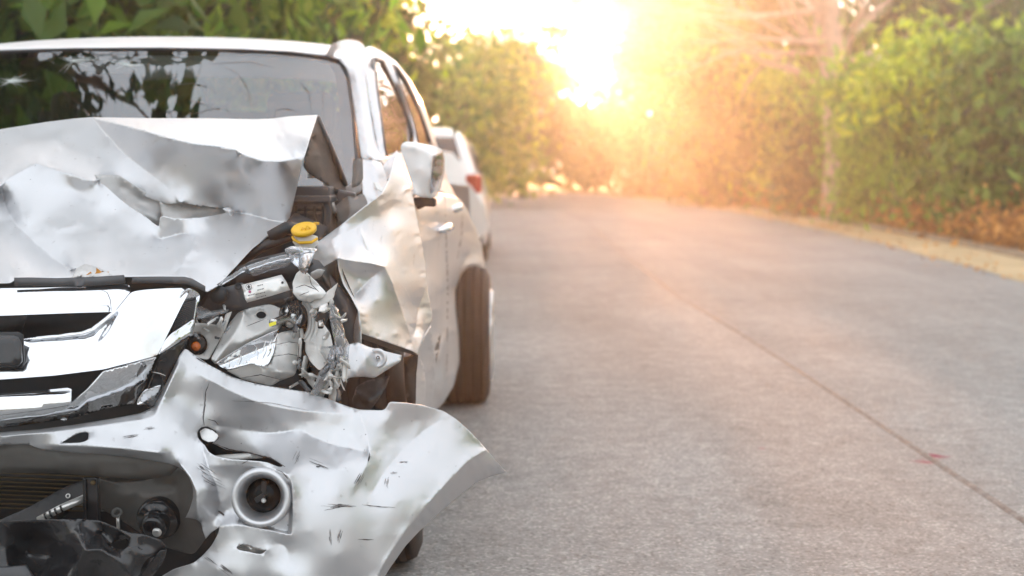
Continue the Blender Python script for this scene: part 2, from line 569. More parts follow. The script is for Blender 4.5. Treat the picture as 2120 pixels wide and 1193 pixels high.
# ------------------------------------------------------------------ ground, road
def pieces_mat_road():
    m = bpy.data.materials.new('concrete_road')
    m.use_nodes = True
    n = m.node_tree.nodes; l = m.node_tree.links
    b = n['Principled BSDF']; b.inputs['Roughness'].default_value = .9; b.inputs['Specular IOR Level'].default_value = .2
    tc = n.new('ShaderNodeTexCoord')
    def noi(scale, detail, rough=.55):
        t = n.new('ShaderNodeTexNoise'); t.inputs['Scale'].default_value = scale; t.inputs['Detail'].default_value = detail; t.inputs['Roughness'].default_value = rough
        l.new(tc.outputs['Object'], t.inputs['Vector']); return t
    def ramp(src, stops):
        c = n.new('ShaderNodeValToRGB')
        while len(c.color_ramp.elements) < len(stops): c.color_ramp.elements.new(.5)
        for e, (p, col) in zip(c.color_ramp.elements, stops):
            e.position = p; e.color = (*col, 1)
        l.new(src, c.inputs[0]); return c
    def mixc(f, a, bb, mode='MIX'):
        mx = n.new('ShaderNodeMix'); mx.data_type = 'RGBA'; mx.blend_type = mode
        if isinstance(f, float): mx.inputs['Factor'].default_value = f
        else: l.new(f, mx.inputs['Factor'])
        l.new(a, mx.inputs['A'])
        if isinstance(bb, tuple): mx.inputs['B'].default_value = (*bb, 1)
        else: l.new(bb, mx.inputs['B'])
        return mx.outputs['Result']
    big = ramp(noi(.55, 5).outputs['Fac'], [(.3, (.255, .252, .245)), (.7, (.325, .321, .313))])
    mid = ramp(noi(9, 6, .65).outputs['Fac'], [(.3, (.75, .75, .75)), (.7, (1.1, 1.1, 1.1))])
    c = mixc(1.0, big.outputs[0], mid.outputs[0], 'MULTIPLY')
    # long faint wheel tracks and damp blotches
    mpg = n.new('ShaderNodeMapping'); mpg.inputs['Scale'].default_value = (1.1, .10, 1); l.new(tc.outputs['Object'], mpg.inputs['Vector'])
    tr = n.new('ShaderNodeTexNoise'); tr.inputs['Scale'].default_value = 1.6; tr.inputs['Detail'].default_value = 5; l.new(mpg.outputs[0], tr.inputs['Vector'])
    trk = ramp(tr.outputs['Fac'], [(.34, (.90, .90, .90)), (.5, (1, 1, 1)), (.68, (1.06, 1.06, 1.06))])
    c = mixc(1.0, c, trk.outputs[0], 'MULTIPLY')
    bl = ramp(noi(1.7, 7, .62).outputs['Fac'], [(.36, (.90, .90, .90)), (.47, (1, 1, 1)), (.62, (1, 1, 1)), (.74, (1.08, 1.08, 1.08))])
    c = mixc(1.0, c, bl.outputs[0], 'MULTIPLY')
    # exposed aggregate: pale and dark chips
    vo = n.new('ShaderNodeTexVoronoi'); vo.inputs['Scale'].default_value = 130; vo.inputs['Randomness'].default_value = 1
    l.new(tc.outputs['Object'], vo.inputs['Vector'])
    sep = n.new('ShaderNodeSeparateColor'); l.new(vo.outputs['Color'], sep.inputs[0])
    chip = ramp(sep.outputs[0], [(.0, (.62, .62, .61)), (.15, (.85, .85, .85)), (.55, (1, 1, 1)), (.80, (1.06, 1.06, 1.06)), (.95, (1.5, 1.48, 1.46))])
    c = mixc(1.0, c, chip.outputs[0], 'MULTIPLY')
    v2 = n.new('ShaderNodeTexVoronoi'); v2.inputs['Scale'].default_value = 30
    l.new(tc.outputs['Object'], v2.inputs['Vector'])
    pit = ramp(v2.outputs['Distance'], [(.0, (1, 1, 1)), (.10, (1, 1, 1)), (.16, (0, 0, 0))])
    s2 = n.new('ShaderNodeSeparateColor'); l.new(v2.outputs['Color'], s2.inputs[0])
    sel = ramp(s2.outputs[1], [(.80, (0, 0, 0)), (.84, (.75, .75, .75))])
    mm = n.new('ShaderNodeMath'); mm.operation = 'MULTIPLY'; l.new(pit.outputs[0], mm.inputs[0]); l.new(sel.outputs[0], mm.inputs[1])
    c = mixc(mm.outputs[0], c, (.07, .068, .065))
    # plum coloured stain on the joint
    for (sx, sy, r, col) in ((1.565, 5.21, .085, (.20, .025, .07)), (1.50, 5.10, .075, (.23, .07, .10)), (.95, 5.35, .03, (.26, .09, .12))):
        mp = n.new('ShaderNodeVectorMath'); mp.operation = 'DISTANCE'
        l.new(tc.outputs['Object'], mp.inputs[0]); mp.inputs[1].default_value = (sx, sy, 0)
        ad = n.new('ShaderNodeMath'); ad.operation = 'MULTIPLY_ADD'
        l.new(noi(22, 4).outputs['Fac'], ad.inputs[0]); ad.inputs[1].default_value = r * 1.6; l.new(mp.outputs['Value'], ad.inputs[2])
        rp = n.new('ShaderNodeMapRange'); rp.inputs[1].default_value = r * 1.5; rp.inputs[2].default_value = r * .9
        l.new(ad.outputs[0], rp.inputs[0])
        f = n.new('ShaderNodeMath'); f.operation = 'MULTIPLY'; f.inputs[1].default_value = .95; l.new(rp.outputs[0], f.inputs[0])
        c = mixc(f.outputs[0], c, col)
    l.new(c, b.inputs['Base Color'])
    bp = n.new('ShaderNodeBump'); bp.inputs['Strength'].default_value = .5; bp.inputs['Distance'].default_value = .004
    ad = n.new('ShaderNodeMath'); ad.operation = 'ADD'
    l.new(noi(160, 4).outputs['Fac'], ad.inputs[0]); l.new(sep.outputs[0], ad.inputs[1])
    l.new(ad.outputs[0], bp.inputs['Height']); l.new(bp.outputs[0], b.inputs['Normal'])
    return m


def dirt_mat(name, a, bcol, scale, scale2=40):
    m = mat(name, a, .9, 0, 0, bump=.6, bump_scale=scale2)
    n = m.node_tree.nodes; l = m.node_tree.links
    t = n.new('ShaderNodeTexNoise'); t.inputs['Scale'].default_value = scale; t.inputs['Detail'].default_value = 8
    tc = n.new('ShaderNodeTexCoord'); l.new(tc.outputs['Object'], t.inputs['Vector'])
    cr = n.new('ShaderNodeValToRGB'); cr.color_ramp.elements[0].color = (*a, 1); cr.color_ramp.elements[1].color = (*bcol, 1)
    cr.color_ramp.elements[0].position = .35; cr.color_ramp.elements[1].position = .65
    l.new(t.outputs['Fac'], cr.inputs[0]); l.new(cr.outputs[0], n['Principled BSDF'].inputs['Base Color'])
    return m


ground = tag(mesh_obj('ground', [(-900, -900, -.03), (900, -900, -.03), (900, 900, -.03), (-900, 900, -.03)], [(0, 1, 2, 3)], dirt_mat('soil', (.16, .11, .065), (.24, .17, .10), .6)), kind='structure')


def edge_x(y):          # right edge of the concrete
    pts = [(-40, 4.7), (5, 4.75), (14, 5.0), (20, 5.45), (27, 5.8), (37, 6.0), (50, 5.7), (62, 4.7), (75, 2.6), (90, -1), (120, -12)]
    return float(np.interp(y, [p[0] for p in pts], [p[1] for p in pts]))


def joint_x(y):
    return float(np.interp(y, [-40, 4, 7, 9.5, 12, 20, 30, 60, 75, 90, 120], [1.5, 1.55, 1.53, 1.49, 1.41, 1.45, 1.6, 1.0, -1.2, -5, -16]))


ys = list(np.arange(-40, 2, 3)) + list(np.arange(2, 30, 1)) + list(np.arange(30, 122, 3))
road_m = pieces_mat_road()
road = MB().grid([[Vector((joint_x(y) - 3.9, y, -.008)), Vector((edge_x(y) + .0, y, -.008))] for y in ys]).build('road', M['undercoat'])
tag(road, kind='structure')
for nm, f0, f1 in (('slab', lambda y: joint_x(y) - 3.9, lambda y: joint_x(y) - .011), ('slab', lambda y: joint_x(y) + .011, edge_x)):
    mb = MB()
    rr = random.Random(3)
    rows = []
    for y in ys:
        a, b_ = f0(y), f1(y)
        rows.append([Vector((a, y, -.02)), Vector((a, y, -.004)), Vector((a + .006, y, 0)), Vector(((a + b_) / 2, y, .006)), Vector((b_ - .006, y, 0)), Vector((b_, y, -.004)), Vector((b_, y, -.02))])
    mb.grid(rows).build(nm, road_m, road, smooth=False)
jf = MB()
rj = random.Random(9)
jr = []
for y in np.arange(2, 40, .05 ):
    x = joint_x(y)
    jr.append([Vector((x - .005 + rj.uniform(-.004, .003), y, -.007)), Vector((x + .003 + rj.uniform(-.003, .003), y, .001 + rj.uniform(-.003, .003))), Vector((x + .013 + rj.uniform(-.003, .004), y, .0005))])
jf.grid(jr).build('joint_filler', mat('joint_filler', (.16, .152, .145), .8, bump=.4, bump_scale=60, var=.35, var_scale=25), road)
sh = MB().grid([[Vector((edge_x(y) - .06 + .05 * math.sin(y * 1.3), y, .0055)), Vector((edge_x(y) + .35, y, .013)), Vector((edge_x(y) + .6, y, .014)), Vector((edge_x(y) + 1.05, y, .0))] for y in ys]).build('sandy_shoulder', dirt_mat('sand', (.40, .29, .15), (.52, .39, .22), 1.4, 70))
tag(sh, kind='structure')
kb = MB().grid([[Vector((edge_x(y) + .95, y, .0)), Vector((edge_x(y) + .97, y, .07)), Vector((edge_x(y) + 1.09, y, .07)), Vector((edge_x(y) + 1.11, y, .0))] for y in ys]).build('kerb', mat('kerb_concrete', (.26, .20, .14), .85, bump=.4, bump_scale=30, var=.3, var_scale=4), smooth=False)
tag(kb, kind='structure')
vl = MB().grid([[Vector((joint_x(y) - 30, y, .0)), Vector((joint_x(y) - 3.85, y, .004))] for y in ys]).build('verge', dirt_mat('grass_soil', (.10, .10, .05), (.17, .14, .08), .9))
tag(vl, kind='structure')

# ------------------------------------------------------------------ plants
L = {}
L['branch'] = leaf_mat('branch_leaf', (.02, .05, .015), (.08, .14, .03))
L['dark'] = leaf_mat('dark_leaf', (.012, .045, .008), (.26, .42, .045))
L['mid'] = leaf_mat('mid_leaf', (.025, .14, .01), (.36, .68, .045))
L['lime'] = leaf_mat('lime_leaf', (.13, .30, .012), (.70, .82, .04))
L['olive'] = leaf_mat('olive_leaf', (.08, .12, .025), (.34, .38, .07))
L['dusk'] = leaf_mat('brown_green_leaf', (.10, .09, .03), (.30, .25, .08))
L['tan'] = leaf_mat('dry_leaf', (.26, .10, .025), (.85, .42, .10), .7, .3)
bark = mat('bark', (.20, .145, .105), .85, bump=.8, bump_scale=25, var=.35, var_scale=7)
bark_pale = mat('pale_bark', (.55, .41, .32), .85, bump=.8, bump_scale=25, var=.25, var_scale=7)


def leaves(name, clumps, n, size, mt, parent=None, elong=2.2, droop=.3, tone_bias=0.0, seed=1, hang=0.0):
    """clumps: (x, y, z, rx, ry, rz); n leaves of four corners each, folded a little along the rib"""
    g = np.random.default_rng(seed)
    cl = np.array(clumps, float)
    vol = (cl[:, 3] * cl[:, 4] * cl[:, 5]) ** .8
    idx = g.choice(len(cl), n, p=vol / vol.sum())
    u = g.normal(size=(n, 3)); u /= np.linalg.norm(u, axis=1)[:, None]
    rad = g.random(n) ** .42
    # sprays: leaves gather along little twigs
    cen = cl[idx, :3] + u * rad[:, None] * cl[idx, 3:]
    tw = np.floor(g.random(n) * max(8, n // 14)).astype(int)
    tcen = cen[tw % n]
    cen = np.where((g.random(n) < .55)[:, None], tcen + g.normal(size=(n, 3)) * size * np.array([1.6, 1.6, 1.2 + 2 * hang]), cen)
    ax = g.normal(size=(n, 3)); ax[:, 2] -= droop * 2 + hang * 3
    ax /= np.linalg.norm(ax, axis=1)[:, None]
    sd = np.cross(ax, g.normal(size=(n, 3))); sd /= np.linalg.norm(sd, axis=1)[:, None]
    nr = np.cross(ax, sd)
    s = size * g.uniform(.55, 1.35, n)
    w = s / elong
    p0 = cen - ax * s[:, None] * .5
    p2 = cen + ax * s[:, None] * .5 - nr * (s * .12)[:, None]
    p1 = cen + sd * w[:, None] * .5 + nr * (w * .22)[:, None]
    p3 = cen - sd * w[:, None] * .5 + nr * (w * .22)[:, None]
    V = np.stack([p0, p1, p2, p3], 1).reshape(-1, 3)
    V[:, 2] = np.maximum(V[:, 2], .02)
    me = bpy.data.meshes.new(name)
    me.vertices.add(4 * n); me.vertices.foreach_set('co', V.ravel())
    b4 = np.arange(n)[:, None] * 4
    tri = np.concatenate([b4 + np.array([0, 1, 2]), b4 + np.array([0, 2, 3])], 1).reshape(-1)
    me.loops.add(6 * n); me.loops.foreach_set('vertex_index', tri.astype(np.int32))
    me.polygons.add(2 * n); me.polygons.foreach_set('loop_start', (np.arange(2 * n) * 3).astype(np.int32))
    me.update(calc_edges=True)
    tone = np.clip(g.normal(.45 + tone_bias, .30, n) + .12 * np.sin(cl[idx, 0] * 3 + cl[idx, 2] * 5), 0, 1)
    at = me.attributes.new('tone', 'FLOAT', 'FACE'); at.data.foreach_set('value', np.repeat(tone, 2).astype(np.float32))
    me.materials.append(mt)
    o = bpy.data.objects.new(name, me); C.objects.link(o)
    if parent is not None: attach(o, parent)
    return o


def limb(mb, a, d, length, r, depth, g, spread=.6, up=.15, n=4, kids=3):
    p = Vector(a); d = Vector(d).normalized()
    pts, rad = [p.copy()], [r]
    for k in range(n):
        d = (d + Vector((g.uniform(-1, 1), g.uniform(-1, 1), g.uniform(-1, 1))) * .14 + Vector((0, 0, up * .2))).normalized()
        p = p + d * length / n
        pts.append(p.copy()); rad.append(r * (1 - .6 * (k + 1) / n))
    mb.tube(pts, rad, 7 if r > .03 else 4, False)
    tips = [p.copy()]
    if depth:
        for k in range(kids):
            i = g.randint(max(1, n // 2), n)
            dd = (d + Vector((g.uniform(-1, 1), g.uniform(-1, 1), g.uniform(-.5, .8))) * spread * 1.4).normalized()
            tips += limb(mb, pts[i], dd, length * g.uniform(.55, .8), rad[i] * .72, depth - 1, g, spread, up, n, kids)
    return tips


def tree(name, label, cat, x, y, h, trunk_r, clumps, n, size, lm, seed, group=None, bk=None, elong=2.2, hang=0.0, tone=0.0, limbs=5):
    t = empty(name, (x, y, 0), label, cat, group)
    g = random.Random(seed)
    mb = MB()
    tops = [Vector((x + g.uniform(-.1, .1), y, 0)), Vector((x + g.uniform(-.15, .15), y, h * .3)), Vector((x + g.uniform(-.3, .3), y + g.uniform(-.2, .2), h * .6)), Vector((x + g.uniform(-.4, .4), y, h * .85))]
    mb.tube(tops, [trunk_r * 1.25, trunk_r, trunk_r * .7, trunk_r * .25], 9, False)
    for k in range(limbs):
        c = clumps[g.randrange(len(clumps))]
        s0 = tops[1].lerp(tops[3], g.uniform(.1, .9))
        e = Vector(c[:3])
        mid = s0.lerp(e, .5) + Vector((0, 0, -.1 * h * g.random()))
        mb.tube([s0, mid, e], [trunk_r * .45, trunk_r * .28, trunk_r * .08], 6, False)
    mb.build('trunk', bk or bark, t)
    leaves('crown', clumps, n, size, lm, t, elong=elong, seed=seed, hang=hang, tone_bias=tone)
    return t


def blob(cx, cy, cz, rx, ry, rz, k, seed, r0=.25, r1=.5):
    """an uneven crown: clumps of unequal size strewn through an ellipsoid, leaving gaps"""
    g = random.Random(seed)
    out = []
    for i in range(k):
        while True:
            u = Vector((g.uniform(-1, 1), g.uniform(-1, 1), g.uniform(-1, 1)))
            if u.length < 1: break
        r = g.uniform(r0, r1)
        out.append((cx + u.x * rx, cy + u.y * ry, max(.15, cz + u.z * rz), rx * r, ry * r, rz * r * g.uniform(.6, 1)))
    return out


def at(x, y, d): return P(x, y, d)

# left: big-leaved hedge trees close behind the car
def px_blob(x, y, d, rxp, ryp, depth, k, seed, r0=.25, r1=.5):
    c = P(x, y, d); s = d / F_PX
    return blob(c.x, c.y, c.z, rxp * s, depth, ryp * s, k, seed, r0, r1)

c = px_blob(60, 0, 9.6, 330, 230, .8, 26, 21) + px_blob(40, 330, 9.8, 330, 200, .8, 14, 24)
tree('hedge_tree', 'dense dark green big-leaved hedge tree behind the left end of the car roof', 'tree', P(60, 0, 9.6).x, 9.9, 2.6, .07, c, 3800, .27, L['dark'], 31, tone=.03)
c = px_blob(430, -10, 11.5, 210, 200, 1.0, 24, 22) + px_blob(420, 240, 11.5, 200, 180, .9, 10, 27)
tree('hedge_tree', 'mid green narrow-leaved shrub rising behind the middle of the car roof', 'tree', P(420, 0, 11.5).x, 11.8, 2.4, .06, c, 4600, .25, L['mid'], 32, elong=3.2, hang=.25, tone=-.05)
c = px_blob(640, 20, 17, 150, 110, 1.4, 18, 23) + px_blob(660, 200, 17, 150, 130, 1.2, 12, 25)
tree('leafy_tree', 'bright green tree showing blurred above the right corner of the car roof', 'tree', P(640, 0, 17).x, 17.3, 3.2, .09, c, 6500, .17, L['lime'], 33)
# slim tree with the sky showing through
c = px_blob(800, 20, 26, 75, 120, 1.4, 11, 41, .2, .42) + px_blob(790, 230, 26, 90, 120, 1.4, 11, 42, .25, .45)
tree('leafy_tree', 'thin-crowned tree with sky shining through it just right of the car roof', 'tree', P(786, 0, 26).x, 26, 6.5, .16, c, 3600, .22, L['olive'], 34)
# mass under the pale sky, and low trees at the end of the road
c = px_blob(960, 230, 44, 150, 165, 3, 32, 51) + px_blob(915, 130, 44, 55, 85, 2, 9, 53)
tree('roadside_tree', 'rounded tree glowing orange left of the sun, behind the white car', 'tree', P(950, 0, 44).x, 44, 5.2, .2, c, 5200, .36, L['lime'], 35, tone=-.1)
c = px_blob(1045, 215, 58, 85, 120, 3, 28, 54, .22, .42) + px_blob(1100, 330, 58, 110, 55, 2, 12, 57, .2, .4)
tree('roadside_tree', 'low tree under the sun where the road ends', 'tree', P(1085, 0, 58).x, 60, 5.5, .18, c, 8000, .36, L['olive'], 36)
c = px_blob(1215, 290, 72, 110, 70, 3, 26, 55, .22, .42) + px_blob(1230, 345, 72, 120, 45, 2, 10, 58, .18, .36)
tree('roadside_tree', 'washed out tree just right of the sun at the far bend', 'tree', P(1215, 0, 72).x, 73, 6.5, .2, c, 8000, .42, L['olive'], 37)
c = px_blob(1350, 180, 60, 100, 220, 3, 34, 56) + px_blob(1390, -60, 60, 110, 120, 3, 14, 59)
tree('roadside_tree', 'tall orange-lit tree on the right of the road between the sun and the bare tree', 'tree', P(1360, 0, 60).x, 60, 9, .25, c, 8000, .40, L['dusk'], 38)
c = px_blob(1480, 250, 44, 85, 150, 2.4, 26, 60) + px_blob(1440, 60, 46, 60, 120, 2, 9, 61)
tree('roadside_tree', 'golden leafy tree left of the bare trunk with dark stem showing below', 'tree', P(1470, 0, 44).x, 44.5, 5.5, .16, c, 6000, .32, L['olive'], 39)
c = px_blob(1450, 60, 105, 150, 170, 5, 40, 151, .2, .4) + px_blob(1390, 210, 105, 110, 110, 4, 20, 152, .2, .4) + px_blob(1340, 10, 106, 70, 60, 3, 12, 153, .2, .42)
tree('tall_tree', 'hazy tall tree beyond the bend, filling the glow right of the sun', 'tree', P(1400, 0, 105).x, 106, 14, .3, c, 17000, .75, L['dusk'], 153)
c = px_blob(1240, -60, 100, 150, 55, 4, 22, 154, .2, .4)
tree('tall_tree', 'thin high crown hanging above the sun', 'tree', P(1330, 0, 101).x, 101, 15, .28, c, 8000, .7, L['dusk'], 156)
c = px_blob(1100, 70, 92, 75, 22, 3, 9, 157, .2, .45) + px_blob(1120, 150, 92, 70, 60, 3, 14, 158, .2, .4)
tree('roadside_tree', 'feathery tree with a spreading branch across the bright sky left of the sun', 'tree', P(1120, 0, 92).x, 92, 8, .2, c, 1700, .55, L['olive'], 157)
# far wood closing the view
wd = []
for k in range(26):
    a = -34 + k * 3.2
    wd += blob(a, 96 + 6 * math.sin(k * 1.7), 2.2 + 1.1 * math.sin(k * 2.3), 2.6, 2.0, 2.6, 5, 100 + k, .3, .55)
tag(leaves('far_wood', wd, 9000, .5, L['olive'], seed=71), kind='stuff')
# right: bare tree
bt_ = empty('bare_tree', (P(1722, 0, 32).x, 32, 0), 'leafless pale-barked tree standing among the green bushes right of the road', 'tree')
mb = MB()
tr = [Vector((P(1745, 0, 32).x, 32, 0)), P(1742, 300, 32), P(1733, 215, 32), P(1722, 110, 32), P(1715, 0, 32), P(1706, -160, 32), P(1700, -330, 32)]
mb.tube(tr, [.40, .36, .32, .27, .22, .17, .12], 10, False)
mb.build('trunk', bark_pale, bt_)
gb = random.Random(12)
br_ = MB()
for (a, b2, r) in (((1728, 150), (1640, 20), .07), ((1732, 190), (1690, 90), .05), ((1738, 210), (1800, 80), .06), ((1724, 120), (1830, 20), .05), ((1720, 90), (1560, 60), .045), ((1722, 110), (1500, 95), .04), ((1716, 20), (1470, 30), .045), ((1716, 30), (1580, -60), .05), ((1728, 130), (1950, 60), .045),
                   ((1730, 160), (1990, 60), .04), ((1712, -40), (1900, -120), .05), ((1714, -20), (1440, -40), .05), ((1718, 60), (1620, -40), .04), ((1733, 200), (1580, 80), .035)):
    A, B = P(a[0], a[1], 32), P(b2[0], b2[1], 32 + gb.uniform(-2, 2))
    limb(br_, A, B - A, (B - A).length, r * 1.7, 3, gb, .35, .05, 5, 3)
br_.build('branches', bark_pale, bt_)
# right: bushes
def bush(label, x, y, rxp, ryp, d, n, size, lm, seed, k=24, name='bush', tone=0.0, hang=0.0, elong=2.2, extra=(), depth=1.1, cat='bush'):
    d *= 1.3; size *= 1.75; n = int(n * .72)
    extra = [(e[0], e[1], e[2] * 1.3, *e[3:]) for e in extra]
    cl = px_blob(x, y, d, rxp, ryp, depth, int(k * 1.3), seed, .13, .30)
    for e in extra: cl += px_blob(*e)
    gx = P(x, y, d).x
    return tree(name, label, cat, gx, d + .2, P(x, y - ryp * .3, d).z, .05, cl, n, size, lm, seed, elong=elong, hang=hang, tone=tone, limbs=7)
bush('yellow-green shrub in front of the brown trunks, left of the bare tree', 1600, 270, 75, 130, 33, 6500, .20, L['lime'], 81, hang=.2)
bush('olive drooping bush at the foot of the bare tree', 1700, 340, 75, 110, 27, 5200, .17, L['olive'], 82, hang=.3)
bush('feathery green bush with lime shoots on top, right of the bare trunk', 1810, 300, 95, 160, 22, 9000, .12, L['mid'], 83, hang=.5, elong=3.5, tone=.12, extra=((1790, 195, 21.8, 90, 35, .6, 10, 183, .2, .45),))
bush('tall dark-stemmed bush hanging over the dry litter', 1925, 310, 90, 180, 19.5, 9500, .11, L['mid'], 84, hang=.6, elong=3.2, tone=.1)
bush('bright lime creeper sprawling over the top of the bushes', 1960, 150, 120, 70, 18.6, 3800, .15, L['lime'], 85, k=16, tone=.15, extra=((2020, 250, 18.4, 40, 130, .4, 8, 185, .2, .4), (1850, 195, 19.5, 110, 30, .5, 8, 187, .2, .4)))
bush('dark green bush at the right edge of the view', 2100, 300, 110, 210, 17.5, 9500, .14, L['dark'], 86, k=30, tone=.25, hang=.2)
bush('deep green thicket behind the bushes under the branches', 1960, 60, 260, 150, 27, 8500, .2, L['dark'], 87, k=34, depth=1.2)
bush('shadowy undergrowth behind the hanging bushes at the right', 1930, 340, 300, 150, 25.5, 7000, .17, L['branch'], 89, k=44, depth=1.0)  # very dark leaf colour stands in for shade in the hollows
bush('dim thicket behind the bare tree', 1640, 150, 130, 200, 40, 6500, .26, L['olive'], 88, k=30, depth=1.6)
for (x, d, h) in ((1610, 44, 4.4), (1850, 27.4, 3.2), (1862, 27, 3.4), (1975, 24.2, 3.3), (1990, 24, 3.0), (1510, 52, 3.2)):
    q = P(x, 300, d)
    st = empty('sapling', (q.x, d, 0), 'brown stem at photo column %d' % x, 'sapling', 'bare stems standing among the roadside bushes')
    st['label'] = {1610: 'thick brown trunk behind the yellow-green shrub', 1850: 'left stem of the close pair under the feathery bush', 1862: 'right stem of the close pair under the feathery bush', 1975: 'left of two reddish stems in the dark-stemmed bush', 1990: 'right of two reddish stems in the dark-stemmed bush', 1510: 'faint stem in the orange glow at the road bend'}[x]
    MB().tube([(q.x, d, 0), (q.x + .03, d, h * .4), (q.x - .03, d + .05, h)], [.14 if x == 1610 else .045, .11 if x == 1610 else .04, .02], 7, False).build('trunk', bark, st)
# dry litter and dead grass under the bushes
lit = []
gl = random.Random(6)
for y in np.arange(10, 62, .45):
    for k in range(2):
        h = gl.uniform(.16, .36)
        lit.append((edge_x(y) + gl.uniform(1.3, 2.9), y + gl.uniform(-.2, .2), h * .8, .42, .4, h))
tag(leaves('dry_litter', lit, 26000, .15, L['tan'], seed=91, droop=0), kind='stuff')
fl_ = []
for y in np.arange(4, 60, 1.0): fl_.append((edge_x(y) + .0, y, .03, .55, .6, .015))
tag(leaves('fallen_leaves', fl_, 900, .07, L['tan'], seed=92, droop=0), kind='stuff')

# hedges going on beside and behind the viewpoint (mirrored in chrome and paint)
hb = []
gh = random.Random(15)
for y in np.arange(2, 15, .9):
    for k in range(4):
        hb.append((9.2 + gh.uniform(-.5, 1.2), y + gh.uniform(-.6, .6), gh.uniform(.6, 2.9), .8, .9, .6))
tag(leaves('hedgerow', hb, 9000, .34, L['lime'], seed=95), kind='stuff')
# undergrowth behind the left hedge trees, leaf colour darkened as shade in the gaps
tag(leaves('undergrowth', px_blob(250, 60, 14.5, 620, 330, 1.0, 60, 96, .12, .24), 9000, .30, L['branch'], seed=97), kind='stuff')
# the air: thin haze lit by the low sun
hz = MB().box((0, 60, 6.4), (240, 260, 15.0)).build('haze', None, smooth=False)
tag(hz, kind='stuff')
hm = bpy.data.materials.new('haze_air'); hm.use_nodes = True
hn = hm.node_tree.nodes; hn.clear()
ho = hn.new('ShaderNodeOutputMaterial'); hv = hn.new('ShaderNodeVolumePrincipled')
hv.inputs['Color'].default_value = (.95, .94, .92, 1)
hv.inputs['Density'].default_value = HAZE_DENSITY
hv.inputs['Anisotropy'].default_value = HAZE_G
hm.node_tree.links.new(hv.outputs[0], ho.inputs['Volume'])
hz.data.materials.append(hm)
# ------------------------------------------------------------------ the wrecked car
car = empty('wrecked_car', (-1.2, 4.9, 0), 'crashed silver car with buckled bonnet, torn bumper and smashed headlight at the roadside', 'car')

# bonnet -------------------------------------------------------------
hood_outline = [(-260, 325, 3.82), (-120, 296, 3.82), (0, 268, 3.80), (95, 253, 3.79), (150, 246, 3.78), (190, 243, 3.76), (260, 244, 3.78), (330, 245, 3.80),
                (430, 245, 3.80), (520, 247, 3.78), (560, 246, 3.74), (600, 241, 3.68), (657, 238, 3.62),
                (640, 290, 3.40), (627, 335, 3.355), (614, 392, 3.38), (603, 440, 3.40), (597, 462, 3.41),
                (560, 485, 3.32), (520, 517, 3.22), (480, 561, 3.10), (455, 590, 3.03), (427, 606, 2.99),
                (418, 589, 3.00), (385, 574, 2.99), (272, 573, 2.96), (205, 572, 2.96), (100, 576, 2.95), (30, 578, 2.95), (24, 586, 2.95),
                (-260, 592, 2.99)]
hood_ridges = [
    # fold from the peak down to the tear: left of it faces the sky
    [(190, 243, 3.76), (215, 272, 3.66), (255, 318, 3.53), (300, 352, 3.45), (338, 380, 3.40), (362, 404, 3.37), (374, 421, 3.35)],
    # lip over the overhanging panel
    [(190, 243, 3.76), (240, 256, 3.50), (300, 271, 3.385), (350, 286, 3.345), (400, 297, 3.33), (450, 302, 3.335), (486, 309, 3.34), (508, 322, 3.355)],
    [(508, 322, 3.355), (545, 334, 3.335), (580, 335, 3.33), (630, 325, 3.35)],
    # dart from the rear edge into the notch
    [(566, 246, 3.735), (535, 268, 3.60), (508, 295, 3.46), (500, 318, 3.36)],
    # foot of the overhanging panel, right of the tear
    [(480, 438, 3.42), (520, 445, 3.41), (560, 456, 3.415), (597, 462, 3.41)],
    # groove at the left
    [(4, 398, 3.475), (12, 430, 3.43), (35, 468, 3.352), (75, 507, 3.268), (115, 540, 3.185), (150, 560, 3.095)],
    # soft fold across the left half
    [(-40, 420, 3.36), (20, 368, 3.46), (75, 338, 3.50), (130, 357, 3.44), (180, 373, 3.39), (205, 374, 3.375)],
    # crease near the front edge
    [(402, 487, 3.22), (398, 520, 3.13), (383, 540, 3.085), (362, 566, 3.015)],
    [(120, 476, 3.27), (150, 468, 3.275), (178, 471, 3.26), (200, 490, 3.20)],
    [(330, 497, 3.24), (372, 484, 3.25), (402, 487, 3.22)],
    [(140, 562, 3.03), (175, 548, 3.04), (205, 556, 3.01), (235, 571, 2.97)],
]
hood_pts = [(60, 300, 3.68), (120, 300, 3.66), (190, 330, 3.545), (-150, 400, 3.50), (-150, 500, 3.2), (30, 550, 3.04), (60, 545, 3.06), (250, 545, 3.05), (300, 540, 3.07),
            (90, 475, 3.305), (60, 470, 3.33), (55, 462, 3.33), (98, 492, 3.262), (135, 525, 3.18), (-10, 465, 3.33), (12, 500, 3.225), (50, 530, 3.125), (95, 560, 3.05),
            (130, 400, 3.425), (160, 395, 3.43), (200, 420, 3.36), (110, 440, 3.36), (240, 440, 3.33),
            (300, 310, 3.42), (340, 340, 3.40), (420, 350, 3.352), (470, 380, 3.364), (400, 400, 3.364), (440, 415, 3.376), (530, 390, 3.392), (570, 400, 3.385), (560, 350, 3.35), (500, 350, 3.372),
            (300, 255, 3.62), (400, 265, 3.62), (470, 270, 3.62), (500, 262, 3.70), (580, 280, 3.52), (600, 270, 3.53), (540, 300, 3.46), (560, 310, 3.42),
            (560, 468, 3.375), (520, 470, 3.33), (450, 480, 3.26), (440, 540, 3.11), (430, 570, 3.05), (280, 490, 3.22), (250, 505, 3.17), (210, 475, 3.25), (170, 500, 3.19), (330, 530, 3.11)]
tear = [(203, 374), (222, 373), (240, 372), (262, 386), (280, 397), (292, 402), (308, 412), (334, 420), (352, 424), (376, 422), (398, 425), (420, 428), (440, 430), (462, 431), (479, 436),
        (458, 444), (425, 449), (395, 452), (362, 453), (338, 447), (330, 450), (329, 470), (316, 461), (306, 452), (286, 438), (268, 427), (246, 410), (226, 392)]
